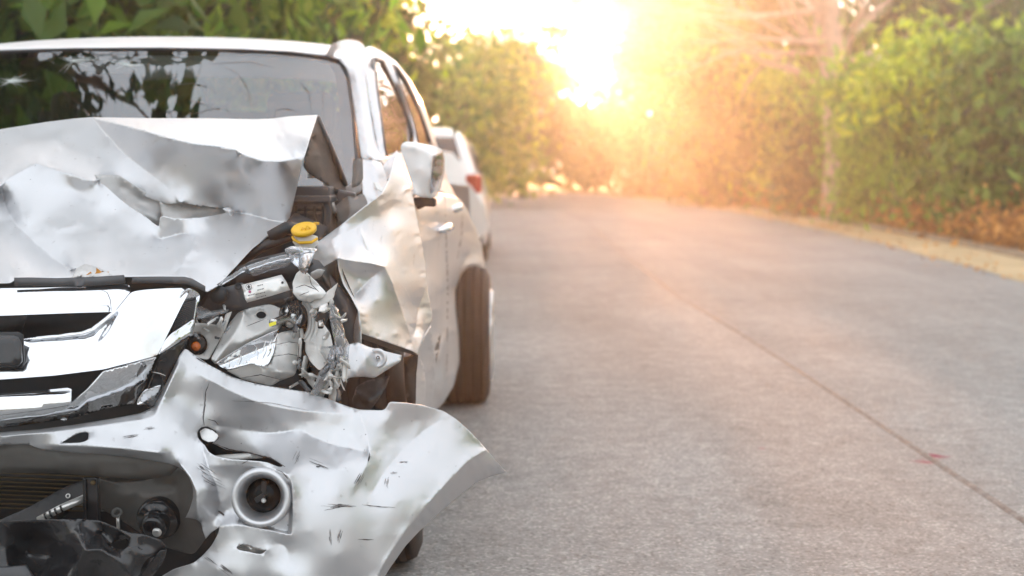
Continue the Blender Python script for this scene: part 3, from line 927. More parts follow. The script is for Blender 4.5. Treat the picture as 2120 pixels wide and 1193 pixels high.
hood = sheet('bonnet', hood_outline, M['paint'], car, hood_ridges, hood_pts, [tear], step=9.5, thick=.0016, dents=.0006, dent_scale=11, hole_jag=.8, sub=2, crease=.75, wrinkle=.004)
mesh_parent = hood.o
sheet('torn_inner_skin', [(195, 362, 3.40), (245, 362, 3.42), (300, 398, 3.42), (340, 412, 3.43), (350, 425, 3.43), (332, 476, 3.42), (300, 462, 3.41), (250, 425, 3.405), (215, 396, 3.40)],
      M['inner_skin'], hood.o, pts=[(250, 390, 3.43), (290, 420, 3.44)], ridges=[[(205, 376, 3.40), (245, 408, 3.405), (290, 435, 3.41), (325, 455, 3.41)]], step=10, dents=.004, dent_scale=30)
sheet('torn_flange', [(330, 418, 3.39), (370, 416, 3.39), (420, 421, 3.40), (480, 434, 3.415), (470, 454, 3.395), (390, 458, 3.385), (335, 452, 3.385)], M['inner_skin'], hood.o,
      ridges=[[(340, 436, 3.388), (400, 441, 3.40), (470, 440, 3.41)]], step=9, dents=.002, dent_scale=40)
sheet('rolled_scrap', [(460, 432, 3.38), (474, 427, 3.385), (486, 436, 3.385), (482, 446, 3.38), (470, 462, 3.35), (464, 458, 3.35), (470, 444, 3.38)], M['paint'], hood.o, pts=[(476, 437, 3.36)], step=6, thick=.002)
# underside of the raised corner, bonnet frame
sheet('bonnet_frame', [(657, 240, 3.63), (668, 258, 3.66), (716, 385, 3.74), (718, 398, 3.72), (700, 396, 3.66), (640, 360, 3.50), (628, 345, 3.42), (640, 292, 3.43)], M['rough_black'], hood.o,
      ridges=[[(655, 262, 3.60), (700, 378, 3.70)], [(645, 285, 3.56), (690, 372, 3.66)]], pts=[(660, 320, 3.575)], step=9)
MB().tube([P(657, 242, 3.63), P(688, 312, 3.68), P(716, 384, 3.73)], .007, 6).build('edge_hem', M['dark_grey'], hood.o)
# seal strips on the front edge
for pl in ([(29, 575), (60, 574.5), (118, 576), (200, 573), (256, 569.5), (258.5, 585), (215, 590), (150, 592), (30, 592)],
           [(274, 573), (330, 572.5), (382, 573), (398, 577), (424, 592), (424, 604), (408, 596), (384, 587.5), (330, 586), (272, 586)]):
    shard('seal_strip', pl, M['dark_grey'], hood.o, 2.905, gy=-.02, thick=.006, bulge=.004)
ribbon('rust_patch', [(196, 569), (210, 561), (222, 569)], 15, M['rust'], hood.o, d=2.955, lift=.004, wob=1.2)
ribbon('rust_patch', [(176, 571), (188, 566), (196, 571)], 5, M['rust'], hood.o, d=2.955, lift=.004, wob=.8)
sheet('crumpled_tip', [(148, 575, 2.95), (158, 556, 2.97), (176, 546, 2.99), (186, 549, 2.98), (212, 557, 2.955), (240, 574, 2.94)], M['paint_worn'], hood.o, ridges=[[(180, 548, 2.985), (190, 574, 2.935)], [(176, 548, 2.985), (165, 574, 2.93)]], step=6)
# engine bay ---------------------------------------------------------
bay = shard('engine_bay_wall', [(420, 480), (600, 392), (700, 398), (730, 425), (780, 480), (780, 760), (430, 760)], M['interior'], car, 3.85, thick=.01, step=60)
shard('inner_wing', [(430, 620), (470, 560), (540, 505), (590, 462), (610, 440), (680, 470), (640, 540), (560, 590)], M['black'], car, 3.36, gy=-.05, thick=.004, bulge=-.04, dents=.01)
MB().tube([P(560, 492, 3.3), P(592, 473, 3.3), P(640, 478, 3.38)], .016, 8).build('hose', M['black'], car)
MB().tube([P(480, 555, 3.25), P(540, 512, 3.28), P(600, 490, 3.32)], .012, 8).build('hose', M['black'], car)
fb = MB()
fb.box(P(645, 438, 3.62), (.11, .14, .13))
fuse = fb.build('battery', M['dark_grey'], car, smooth=False, bevel=.006)
MB().box(P(648, 412, 3.60), (.105, .16, .018)).box(P(640, 426, 3.55), (.07, .02, .02)).box(P(640, 442, 3.55), (.07, .015, .010)).build('battery_lid', M['dark_grey'], fuse, smooth=False, bevel=.004)
for k, xx in enumerate((614, 633, 652, 668)):
    MB().box(P(xx, 452, 3.545), (.006, .012, .06)).build('rib', M['black'], fuse, smooth=False)
sheet('cowl_tray', [(604, 402, 3.58), (618, 390, 3.66), (670, 386, 3.72), (692, 394, 3.72), (700, 415, 3.66), (688, 408, 3.62), (640, 404, 3.58)], M['plate'], car, step=8, dents=.004, dent_scale=30)
MB().tube([P(640, 345, 3.7), P(661, 344, 3.68), P(668, 365, 3.66), P(682, 400, 3.62), P(694, 440, 3.6)], .006, 6).build('bonnet_stay', M['plate'], car)
cp = MB()
for k in range(5): cp.lathe(P(645, 347 + k * 5, 3.68), (0, .1, 1), [(-.002, .0), (-.002, .011), (.002, .011), (.002, 0)], 12)
cp.build('hinge_spring', M['plate'], car)
MB().box(P(712, 425, 3.68), (.05, .04, .075), Matrix.Rotation(R(12), 3, 'Y')).build('cowl_bracket', M['dark_grey'], car, False, bevel=.006)
sheet('cowl_corner', [(705, 392, 3.74), (742, 372, 3.86), (752, 380, 3.86), (748, 398, 3.80), (728, 404, 3.74), (708, 402, 3.72)], M['dark_grey'], car, step=8)
sheet('cowl_corner', [(731, 330, 3.84), (751, 327, 3.84), (752, 372, 3.80), (742, 386, 3.78), (728, 388, 3.78), (730, 360, 3.82)], M['undercoat'], car, ridges=[[(740, 329, 3.82), (738, 386, 3.76)]], step=8)
sheet('torn_wing_stay', [(695, 425, 3.62), (720, 405, 3.66), (738, 408, 3.66), (752, 400, 3.70), (762, 425, 3.62), (735, 460, 3.56), (700, 480, 3.52)], M['undercoat'], car, ridges=[[(722, 406, 3.64), (728, 440, 3.56), (715, 468, 3.5)]], step=8, dents=.01, dent_scale=30, jag=2)
# washer bottle with its yellow cap
bt = MB().lathe(P(633, 498, 3.25), (0.05, .25, 1), [(-.02, .020), (-.012, .024), (-.006, .029), (0, .029), (.004, .027), (.010, .027), (.010, .02)], 24).build('washer_bottle', M['white_plastic'], car)
cap = MB()
ax = Vector((-.10, -.45, .9))
cap.lathe(P(630, 479, 3.235), ax, [(0, .004), (0, .0285), (.007, .0295), (.010, .027), (.0115, .024), (.0105, .018), (.0105, .0)], 28)
cap.box(P(655, 463, 3.25), (.012, .01, .006))
cap.tube([P(606, 490, 3.23), P(609, 497, 3.225), P(620, 503, 3.22), P(645, 502, 3.22), P(657, 494, 3.23)], .0035, 8)
o = cap.build('bottle_cap', M['yellow'], bt)
for q in range(2):
    MB().tube([P(622 + 9 * q, 482 - 3 * q, 3.215), P(626 + 9 * q, 470 - 3 * q, 3.222), P(634 + 8 * q, 476 - 3 * q, 3.217)], .0016, 6).build('raised_symbol', M['yellow'], o)

# grille -------------------------------------------------------------
grille = shard('grille', [(-260, 640), (250, 630), (300, 640), (380, 640), (350, 740), (290, 830), (150, 850), (-260, 880)], M['black'], car, 3.03, thick=.01, step=40)
g = grille.o
sheet('upper_chrome_bar', [(-260, 606, 2.95), (0, 597, 2.915), (80, 596, 2.912), (150, 594, 2.912), (215, 592, 2.915), (256, 588, 2.92), (270, 590, 2.92), (272, 602, 2.91), (240, 642, 2.895), (236, 646, 2.893), (160, 648, 2.865), (0, 654, 2.855), (-260, 664, 2.875)],
      M['chrome'], g, step=10, thick=0)
ribbon('joint_line', [(208, 600), (222, 606), (228, 620), (231, 644)], 1.6, M['dark_grey'], g, d=2.89, lift=.02)
sheet('chrome_wing', [(272, 604, 2.895), (300, 600, 2.90), (345, 597, 2.91), (396, 596, 2.93), (382, 622, 2.915), (362, 662, 2.90), (342, 703, 2.885), (326, 736, 2.87), (270, 751, 2.842), (214, 765, 2.825), (110, 778, 2.805), (0, 786, 2.80), (-260, 800, 2.82),
                      (-260, 730, 2.86), (-60, 765, 2.81), (40, 764, 2.81), (48, 701, 2.845), (58, 701, 2.847), (120, 696, 2.85), (172, 689, 2.855), (190, 682, 2.86), (205, 671, 2.865), (225, 655, 2.872), (242, 641, 2.878)],
      M['chrome'], g, ridges=[[(276, 610, 2.893), (240, 662, 2.868), (214, 702, 2.848), (190, 726, 2.835)], [(240, 655, 2.872), (214, 690, 2.862), (196, 712, 2.846)], [(180, 726, 2.834), (120, 740, 2.828), (46, 745, 2.822)]],
      pts=[(300, 690, 2.862), (320, 640, 2.895), (110, 718, 2.838), (90, 760, 2.813)], step=9, thick=0)
sheet('slot_trim', [(42, 703, 2.842), (60, 699, 2.842), (120, 693, 2.842), (170, 686, 2.845), (190, 679, 2.85), (204, 667, 2.855), (240, 640, 2.87), (243, 644, 2.868), (210, 671, 2.852), (194, 684, 2.846), (172, 691, 2.84), (120, 698, 2.838), (60, 704, 2.838)], M['chrome'], g, step=6, thick=.003)
shard('grille_block', [(-260, 664), (0, 657), (56, 655), (45, 690), (0, 692), (-260, 700)], M['dark_grey'], g, 2.92, gy=.25, thick=.02, step=20)
shard('emblem_recess', [(-120, 697), (28, 694), (38, 698), (43, 708), (44, 748), (38, 757), (26, 759), (-120, 764)], M['gloss_black'], g, 2.80, gy=-.02, thick=.008, step=14)
shard('emblem_frame', [(-125, 690), (36, 688), (46, 694), (49, 745), (45, 764), (-125, 770)], M['black'], g, 2.812, thick=.008, step=14)
# corner of the grille with the fine ribs
sheet('corner_chrome', [(377, 606, 2.915), (393, 597, 2.925), (410, 606, 2.945), (414, 612, 2.95), (404, 616, 2.945), (370, 626, 2.915)], M['chrome'], g, step=7, thick=.003)
sheet('corner_chrome', [(356, 690, 2.895), (402, 660, 2.945), (396, 692, 2.93), (333, 733, 2.872), (328, 734, 2.87), (340, 706, 2.885)], M['chrome'], g, ridges=[[(333, 728, 2.868), (396, 688, 2.926)]], step=7, thick=.003)
shard('corner_vent', [(370, 628), (410, 617), (402, 662), (355, 690)], M['black'], g, 2.945, gx=.08, thick=.005, step=14)
for k in range(12):
    t = (k + .5) / 12
    a, b = (371 - 15 * t, 630 + 58 * t), (408 - 7 * t, 620 + 41 * t)
    MB().tube([P(a[0], a[1], 2.918), P(b[0], b[1], 2.95)], .0011, 4).build('vent_rib', M['dark_grey'], g)
shard('corner_edge', [(414, 612), (408, 650), (399, 695), (393, 696), (402, 655), (408, 616)], M['chrome'], g, 2.955, gx=.2, thick=.003, step=8)
# lower chrome
sheet('lower_chrome_band', [(214, 768, 2.83), (270, 754, 2.85), (324, 740, 2.875), (312, 772, 2.89), (296, 808, 2.90), (276, 838, 2.90), (225, 846, 2.875), (150, 866, 2.86), (60, 879, 2.85), (0, 887, 2.85), (-260, 905, 2.87),
                            (-260, 866, 2.83), (0, 853, 2.815), (80, 846, 2.815), (146, 836, 2.82), (180, 808, 2.823)],
      M['chrome'], g, ridges=[[(-260, 880, 2.835), (0, 870, 2.822), (90, 862, 2.824), (160, 850, 2.832), (190, 824, 2.838), (240, 806, 2.848), (300, 792, 2.882)]], pts=[(230, 790, 2.838), (280, 775, 2.858), (225, 830, 2.862)], step=9, thick=.004)
shard('lower_chrome_plate', [(-260, 826), (0, 815), (80, 809), (140, 803), (148, 806), (147, 830), (142, 838), (80, 849), (0, 859), (-260, 873)], M['chrome'], g, 2.80, gy=-.05, thick=.004, step=16)
sheet('side_slot', [(332, 736, 2.90), (392, 698, 2.95), (386, 716, 2.95), (372, 740, 2.93), (346, 800, 2.92), (335, 832, 2.91), (316, 842, 2.90), (290, 836, 2.91), (306, 800, 2.92)], M['gloss_black'], g, step=10, thick=.004)
sheet('chrome_tip', [(284, 830, 2.872), (300, 808, 2.87), (333, 798, 2.885), (328, 816, 2.892), (318, 828, 2.89), (284, 838, 2.872)], M['chrome'], g, step=7, thick=.003)
ribbon('scratch', [(314, 770), (330, 773), (343, 778)], 1.6, M['light_grey'], g, d=2.90, lift=.004)

# bumper -------------------------------------------------------------
bo = [(-260, 920, 2.86), (0, 895, 2.83), (80, 889, 2.83), (150, 880, 2.84), (225, 868, 2.85), (290, 856, 2.865), (318, 843, 2.88), (335, 812, 2.90), (356, 768, 2.915), (372, 734, 2.93), (384, 721, 2.945),
      (402, 734, 2.948), (430, 754, 2.952), (480, 780, 2.967), (520, 792, 2.975), (560, 800, 2.983), (640, 812, 3.005), (680, 826, 3.013), (715, 840, 3.02), (742, 848, 3.022), (792, 850, 3.03), (799, 846, 3.03), (807, 832, 3.03),
      (840, 834, 3.05), (880, 840, 3.08), (918, 851, 3.11), (945, 868, 3.12), (975, 895, 3.14), (1005, 928, 3.17), (1030, 958, 3.19), (1048, 978, 3.21),
      (1015, 987, 3.20), (985, 1000, 3.17), (950, 1027, 3.12), (910, 1062, 3.07), (870, 1098, 3.03), (840, 1130, 3.0), (805, 1180, 2.96), (770, 1240, 2.92), (745, 1300, 2.90),
      (400, 1300, 2.84), (310, 1260, 2.86), (330, 1196, 2.87), (360, 1178, 2.86), (400, 1166, 2.84), (418, 1152, 2.84), (438, 1130, 2.83), (452, 1104, 2.82), (455, 1090, 2.82),
      (438, 1102, 2.83), (426, 1116, 2.84), (420, 1100, 2.83), (416, 1080, 2.83), (402, 1074, 2.835), (384, 1072, 2.84), (392, 1056, 2.83), (400, 1030, 2.825), (399, 1008, 2.825), (390, 985, 2.825), (376, 970, 2.83), (352, 960, 2.835),
      (280, 948, 2.835), (200, 940, 2.83), (120, 935, 2.825), (85, 930, 2.825), (70, 925, 2.83), (60, 920, 2.835), (0, 922, 2.835), (-260, 940, 2.86)]
slit = [(408, 893), (416, 884), (430, 882), (446, 892), (452, 906), (440, 918), (470, 932), (510, 937), (560, 948), (588, 964), (580, 968), (552, 957), (520, 955), (480, 952), (444, 944), (430, 936), (420, 918), (409, 906)]
slot2 = [(125, 917), (150, 903), (166, 896), (184, 895), (183, 911), (165, 917)]
foghole = [(541 + 46 * math.cos(t), 1030 + 50 * math.sin(t)) for t in [2 * math.pi * k / 22 for k in range(22)]]
slot3 = [(486, 1135), (496, 1128), (512, 1129), (528, 1134), (546, 1140), (553, 1139), (545, 1148), (530, 1147), (512, 1142), (498, 1140)]
bumper_ridges = [
    # folded lip along the top edge
    [(372, 745, 2.925), (395, 765, 2.93), (430, 785, 2.932), (475, 808, 2.944), (520, 828, 2.95), (560, 840, 2.957), (600, 848, 2.967), (640, 852, 2.98), (690, 856, 2.995), (745, 857, 3.012)],
    # hollow under the lip and the ledge below it
    [(446, 880, 2.958), (500, 890, 2.968), (555, 897, 2.972), (590, 895, 2.974), (620, 889, 2.974), (648, 904, 2.976), (680, 918, 2.978), (720, 928, 2.978), (756, 935, 2.97)],
    # sharp upright fold at the right of the hollow
    [(742, 852, 3.01), (754, 880, 2.995), (762, 910, 2.98), (765, 940, 2.955), (757, 965, 2.93), (745, 990, 2.905), (730, 1012, 2.885)],
    # break in the wing
    [(930, 858, 3.11), (880, 890, 3.08), (835, 930, 3.035), (800, 972, 2.98), (772, 1020, 2.925)],
    # wheel arch flange
    [(1008, 930, 3.155), (968, 955, 3.09), (925, 1000, 3.03), (880, 1050, 2.975), (840, 1100, 2.93), (800, 1160, 2.89), (770, 1220, 2.86)],
    # swept edge over the opening
    [(60, 921, 2.832), (130, 922, 2.80), (200, 925, 2.795), (270, 930, 2.79), (330, 938, 2.79)],
    [(372, 960, 2.80), (395, 990, 2.79), (408, 1020, 2.785), (408, 1055, 2.79), (412, 1076, 2.81)],
    # left end of the upper skin, bent forwards
    [(384, 722, 2.943), (362, 770, 2.90), (342, 815, 2.875), (325, 850, 2.85)],
    [(0, 905, 2.815), (100, 895, 2.815), (200, 882, 2.825), (290, 870, 2.835), (330, 858, 2.85)],
    # fog lamp panel
    [(440, 965, 2.84), (500, 962, 2.83), (560, 968, 2.82), (598, 985, 2.81), (606, 1005, 2.808), (607, 1060, 2.808), (604, 1108, 2.808)],
    [(604, 1108, 2.808), (560, 1098, 2.806), (500, 1086, 2.81), (462, 1088, 2.815)],
    [(600, 1010, 2.835), (600, 1060, 2.835), (596, 1102, 2.835), (555, 1092, 2.832), (500, 1080, 2.832)],
    # deep pull left of the fog lamp
    [(420, 930, 2.86), (430, 965, 2.845), (446, 1000, 2.84), (455, 1040, 2.84), (448, 1080, 2.83)],
    [(553, 1139, 2.80), (575, 1124, 2.815), (590, 1130, 2.82), (598, 1150, 2.815), (588, 1180, 2.80)],
]
bumper_pts = [(430, 830, 2.945), (500, 860, 2.962), (560, 868, 2.968), (640, 872, 2.982), (700, 890, 2.992), (735, 900, 2.992), (500, 845, 2.958), (600, 870, 2.975), (400, 800, 2.925), (400, 850, 2.92), (360, 820, 2.90), (370, 880, 2.86), (330, 890, 2.835), (260, 900, 2.825),
              (640, 955, 2.90), (700, 965, 2.895), (700, 1020, 2.855), (650, 1040, 2.83), (640, 1000, 2.86), (640, 1100, 2.81), (720, 1080, 2.85), (700, 1150, 2.825), (600, 1200, 2.79), (500, 1200, 2.79), (450, 1180, 2.80), (640, 1250, 2.80),
              (820, 880, 3.04), (860, 870, 3.07), (790, 900, 3.012), (800, 870, 3.02), (790, 940, 2.99), (820, 920, 3.03), (900, 930, 3.06), (860, 980, 3.0), (950, 900, 3.11), (820, 1040, 2.93), (780, 1100, 2.89), (470, 985, 2.852), (470, 1060, 2.85), (430, 1010, 2.80), (425, 1050, 2.80)]
bumper = sheet('bumper', bo, M['paint'], car, bumper_ridges, bumper_pts, [slit, slot2, foghole, slot3], step=10.5, thick=.003, dents=.0004, dent_scale=12, hole_jag=.7, sub=2, crease=.6, wrinkle=.002)
b = bumper.o
# fog lamp
fc = P(541, 1030, 2.815)
fax = Vector((.05, -1, .12))
e = MB().lathe(fc, fax, [(-.055, .032), (-.03, .036), (-.004, .041), (.008, .047), (.013, .051), (.010, .058), (-.004, .061)], 40)
ring = e.build('fog_lamp_bezel', M['paint'], b)
lamp = MB().lathe(fc + fax.normalized() * -.05, fax, [(-.03, .004), (-.028, .018), (-.01, .030), (.003, .035)], 32).build('fog_lamp_bowl', M['gloss_black'], b)
fl = MB().lathe(fc + fax.normalized() * -.035, fax, [(0, .035), (.006, .028), (.009, .014), (.010, .0)], 32).build('fog_lamp_lens', M['side_glass'], b)
bk = MB(); bk.box(fc + Vector((.002, -.0, .016)) + fax.normalized() * -.03, (.010, .008, .03)); bk.box(fc + Vector((-.006, 0, -.004)) + fax.normalized() * -.028, (.022, .01, .012), Matrix.Rotation(R(-30), 3, 'Y'))
bk.build('bulb_holder', M['black'], lamp, False, bevel=.002)
ribbon('torn_edge', [(412, 890), (430, 884), (446, 894), (452, 908), (442, 918)], 1.6, M['mark'], b, s=bumper, lift=.002, wob=.6)
ribbon('torn_edge', [(440, 917), (475, 931), (512, 937), (560, 948), (590, 966)], 2.2, M['mark'], b, s=bumper, lift=.002, wob=.6)
MB().lathe(fc + Vector((.004, -.012, -.006)) + fax.normalized() * -.022, fax, [(0, .005), (.006, .004), (.008, 0)], 12).build('bulb', M['plate'], lamp)
shard('torn_backing', [(400, 880), (600, 940), (610, 985), (480, 965), (420, 945)], M['black'], car, 3.06, thick=.004, step=25)
sheet('torn_flap', [(413, 893, 2.925), (425, 886, 2.93), (440, 891, 2.925), (453, 903, 2.92), (444, 914, 2.90), (430, 915, 2.895), (418, 908, 2.90)], M['white_paint'], b, step=5, dents=.004, dent_scale=60, jag=1)
sheet('wire_loom', [(430, 944, 2.97), (480, 940, 2.97), (520, 938, 2.96), (545, 948, 2.96), (500, 952, 2.95), (450, 950, 2.95)], M['grey'], b, ridges=[[(440, 946, 2.955), (520, 944, 2.945)]], step=7)
sheet('slot_tongue', [(488, 1136, 2.835), (508, 1128, 2.82), (532, 1135, 2.82), (551, 1140, 2.82), (540, 1150, 2.83), (505, 1145, 2.84)], M['plate'], b, pts=[(520, 1140, 2.805)], step=6)
sheet('slot_back', [(120, 922, 2.90), (150, 890, 2.92), (195, 888, 2.92), (192, 920, 2.90)], M['black'], b, step=15)
for ln, w in (([(433, 792), (426, 812), (424, 845), (421, 868), (424, 885)], 2.0), ([(750, 1045), (785, 1049), (818, 1051)], 1.2), ([(655, 966), (664, 965)], 3),
              ([(765, 935), (763, 955), (766, 944)], 3), ([(452, 1058), (464, 1066)], 4), ([(430, 868), (445, 872), (452, 880)], 1.6), ([(480, 830), (560, 834), (640, 850)], .8), ([(405, 740), (425, 752)], 1.6), ([(572, 972), (585, 978), (596, 992)], 1.6)):
    ribbon('scratch', ln, w, M['mark'], b, s=bumper, lift=.0016, wob=.35, seed=int(ln[0][0]))
# grouped scuffs: many hair-thin parallel strokes
rs = random.Random(17)
for (x0, y0, x1, y1, n, spread, w) in ((668, 1046, 742, 1049, 7, 5, 1.1), (672, 1054, 715, 1046, 5, 3, 1.3), (683, 1092, 684, 1130, 5, 3, 1.0), (698, 1122, 706, 1096, 6, 5, .8), (733, 1116, 786, 1119, 5, 2, 1.0), (798, 1010, 803, 982, 5, 4, .7), (806, 980, 824, 978, 3, 2, .7),
                                      (736, 1008, 758, 968, 8, 6, 1.0), (400, 962, 446, 994, 8, 9, .9), (420, 985, 470, 1012, 7, 7, .8), (492, 966, 514, 954, 4, 3, .8), (452, 1166, 488, 1192, 10, 9, .9), (425, 1152, 452, 1172, 4, 4, .7), (296, 890, 322, 885, 4, 3, 1.0), (240, 908, 302, 897, 4, 3, .9),
                                      (640, 955, 690, 975, 7, 8, .6), (826, 957, 850, 957, 2, 1, .8), (610, 960, 622, 935, 5, 6, .7)):
    for k in range(n):
        t0, t1 = rs.uniform(0, .5), rs.uniform(.5, 1)
        ox, oy = rs.gauss(0, spread * .5), rs.gauss(0, spread * .5)
        ribbon('scuff', [(x0 + (x1 - x0) * t0 + ox, y0 + (y1 - y0) * t0 + oy), (x0 + (x1 - x0) * t1 + ox, y0 + (y1 - y0) * t1 + oy)], w * rs.uniform(.5, 1.3), M['mark'], b, s=bumper, lift=.0014, wob=.3, seed=k)

# lower opening ------------------------------------------------------
low = car
core = shard('cooler', [(-260, 940), (180, 940), (200, 1010), (120, 1080), (-260, 1090)], M['black'], car, 3.10, gy=.02, thick=.02, step=50)
for k in range(9):
    y = 978 + k * 9
    MB().box(P(-20, y, 3.07 + .001 * k), (.46, .006, .0022), Matrix.Rotation(R(2.5), 3, 'Y')).build('cooler_fin', M['copper'], core.o, False)
shard('crash_beam', [(-260, 940), (60, 921), (85, 932), (130, 937), (240, 946), (330, 954), (375, 962), (352, 985), (300, 994), (215, 988), (120, 980), (0, 980), (-260, 985)], M['undercoat'], car, 2.90, gy=.06, thick=.02, bulge=.02, dents=.006, step=18)
sheet('side_liner', [(195, 990, 3.0), (240, 1000, 3.0), (300, 995, 3.0), (352, 972, 2.98), (385, 968, 2.94), (406, 1000, 2.92), (404, 1060, 2.92), (430, 1110, 2.95), (400, 1150, 3.0), (330, 1130, 3.05), (240, 1070, 3.05), (200, 1050, 3.05)], M['undercoat'], car,
      ridges=[[(205, 1010, 3.02), (260, 1030, 2.99), (310, 1010, 3.0), (360, 1005, 3.0)], [(296, 1030, 2.985), (366, 1014, 2.985), (376, 1060, 2.985), (300, 1070, 3.0), (296, 1030, 2.985)]], step=12, dents=.006)
sheet('lower_brace', [(-260, 1090, 2.98), (-20, 1085, 2.97), (60, 1050, 2.96), (130, 1010, 2.97), (178, 992, 2.97), (178, 1025, 2.96), (100, 1075, 2.94), (60, 1092, 2.94), (-260, 1110, 2.96)], M['black'], car, step=14, dents=.003)
MB().tube([P(80, 1077, 2.93), P(125, 1053, 2.93), P(178, 1030, 2.94)], .008, 10).build('pipe', M['plate'], car)
for t in (.16, .27, .38, .5):
    q = P(80 + 98 * t, 1077 - 47 * t, 2.928)
    MB().lathe(q, P(178, 1030, 2.94) - P(80, 1077, 2.93), [(-.002, .0088), (.002, .0088)], 12).build('pipe_band', M['black'], car)
v = MB().box(P(190, 1035, 2.93), (.034, .012, .095)).box(P(178, 1036, 2.922), (.005, .012, .095)).box(P(202, 1036, 2.922), (.005, .012, .095)).build('upright_bracket', M['gloss_black'], car, False, bevel=.002)
MB().lathe(P(193, 999, 2.92), (0, -1, 0), [(0, .0055), (.004, .0055), (.0045, .003), (.003, 0)], 6).build('bolt', M['copper'], v)
MB().lathe(P(141, 1027, 2.95), (0, -1, .3), [(0, .0055), (.002, .005), (.002, .003)], 16).build('eyelet', M['plate'], car)
hx = Vector((-.02, -1, -.25))
horn = MB().lathe(P(328, 1075, 2.98), hx, [(-.05, .02), (-.03, .045), (0, .047), (.012, .042), (.014, .030), (.03, .028), (.04, .026), (.045, .018), (.046, 0)], 28).build('horn', M['gloss_black'], car)
MB().lathe(P(325, 1102, 2.915), hx, [(0, .010), (.004, .009), (.006, .005), (.004, 0)], 14).build('bolt', M['plate'], horn)
MB().lathe(P(242, 1062, 2.96), (0, -.7, .7), [(0, .012), (.004, .011), (.003, .007), (-.004, .006)], 18).build('mount_bush', M['undercoat'], car)
MB().tube([P(244, 1068, 2.96), P(245, 1095, 2.96)], .004, 6).build('stud', M['plate'], car)
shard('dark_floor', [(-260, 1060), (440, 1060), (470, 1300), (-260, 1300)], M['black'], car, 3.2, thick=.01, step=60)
sheet('torn_undertray', [(-260, 1082, 2.90), (0, 1080, 2.87), (90, 1077, 2.85), (165, 1074, 2.84), (205, 1078, 2.83), (240, 1094, 2.82), (300, 1108, 2.80), (332, 1118, 2.80), (346, 1134, 2.81), (336, 1160, 2.84), (300, 1210, 2.86), (250, 1270, 2.86), (-260, 1290, 2.86)],
      M['gloss_black'], car, [[(165, 1076, 2.84), (168, 1120, 2.79), (176, 1140, 2.77), (160, 1170, 2.80), (140, 1200, 2.80)], [(176, 1140, 2.77), (210, 1138, 2.775), (250, 1165, 2.77), (280, 1200, 2.78)],
       [(240, 1094, 2.82), (265, 1110, 2.80), (300, 1150, 2.785), (340, 1150, 2.82)], [(120, 1120, 2.85), (140, 1115, 2.84), (168, 1120, 2.79)], [(205, 1078, 2.83), (215, 1105, 2.85), (176, 1140, 2.77)]],
      pts=[(60, 1150, 2.93), (110, 1150, 2.91), (60, 1110, 2.90), (200, 1170, 2.83), (290, 1135, 2.81), (230, 1110, 2.845), (20, 1180, 2.86)], holes=[[(226, 1128), (240, 1120), (262, 1117), (268, 1124), (262, 1136), (245, 1138)]], step=9, dents=.006, dent_scale=16, jag=.6)
sheet('torn_strip', [(332, 1140, 2.80), (346, 1138, 2.81), (338, 1165, 2.82), (310, 1200, 2.83), (285, 1230, 2.83), (280, 1205, 2.82)], M['gloss_black'], car, step=9, dents=.006)
shard('loose_foot', [(-40, 1180), (52, 1172), (70, 1200), (70, 1240), (-40, 1250)], M['dark_grey'], car, 2.84, thick=.01, step=20)

# headlight ----------------------------------------------------------
hl = shard('headlight', [(405, 640), (440, 590), (520, 540), (600, 520), (660, 540), (740, 640), (745, 740), (700, 830), (600, 815), (480, 785), (395, 730)], M['dark_grey'], car, 3.16, thick=.006, step=25, bulge=-.03).o
shard('headlight_cavity', [(440, 600), (470, 560), (540, 535), (610, 528), (650, 545), (620, 580), (500, 600)], M['black'], hl, 3.13, step=25)
k1 = shard('mount_panel', [(416, 640), (430, 612), (442, 602), (500, 586), (520, 600), (605, 600), (606, 622), (560, 628), (510, 640), (450, 648)], M['dark_grey'], hl, 3.06, gy=.02, thick=.006, bulge=.008).o
MB().lathe(P(453, 611, 3.045), (0, -1, .1), [(0, .020), (.008, .019), (.010, .013), (.012, .011), (.011, 0)], 24).build('adjuster_knob', M['black'], k1)
MB().lathe(P(493, 593, 3.05), (0, -1, .2), [(0, .008), (.002, .006), (-.006, .004)], 12).build('screw_hole', M['black'], k1)
plate = shard('data_plate', [(500, 590), (540, 580), (583, 569), (592, 582), (600, 600), (560, 613), (511, 626)], M['plate'], hl, 3.02, gy=-.03, thick=.004, bulge=.004)
pp = plate.o
def ondisk(x, y, r0, r1, mt, nm):
    c = P(x, y, depth_on(plate, x, y) - .002)
    MB().lathe(c, (0, -1, .2), [(0, r0), (.0006, r0), (.0006, r1), (0, r1)], 24).build(nm, mt, pp)
ondisk(515, 594, .0066, .0056, M['mark'], 'emblem_ring')
MB().add([P(515, 589.5, 3.014), P(518.5, 594, 3.014), P(515, 598.5, 3.014), P(511.5, 594, 3.014)], [(0, 1, 2, 3)]).build('emblem_diamond', M['mark'], pp)
ondisk(517, 604, .0028, 0, mat('pink_ink', (.55, .12, .25), .5), 'ink_dot')
ondisk(585, 585, .0026, 0, M['mark'], 'rivet_hole')
for (x, y, n) in ((533, 591, 4), (533, 600, 5), (529, 609, 7), (531, 616, 7), (514, 611, 5)):
    mb = MB()
    for q in range(n):
        w = 1.5 if q % 3 else 2.2
        xx = x + q * 2.9; yy = y - q * .75
        dd = depth_on(plate, xx, yy) - .0022
        mb.add([P(xx, yy, dd), P(xx + w, yy - .3, dd), P(xx + w, yy + 1.5, dd), P(xx, yy + 1.8, dd)], [(0, 1, 2, 3)])
    mb.build('printed_line', M['mark'], pp)
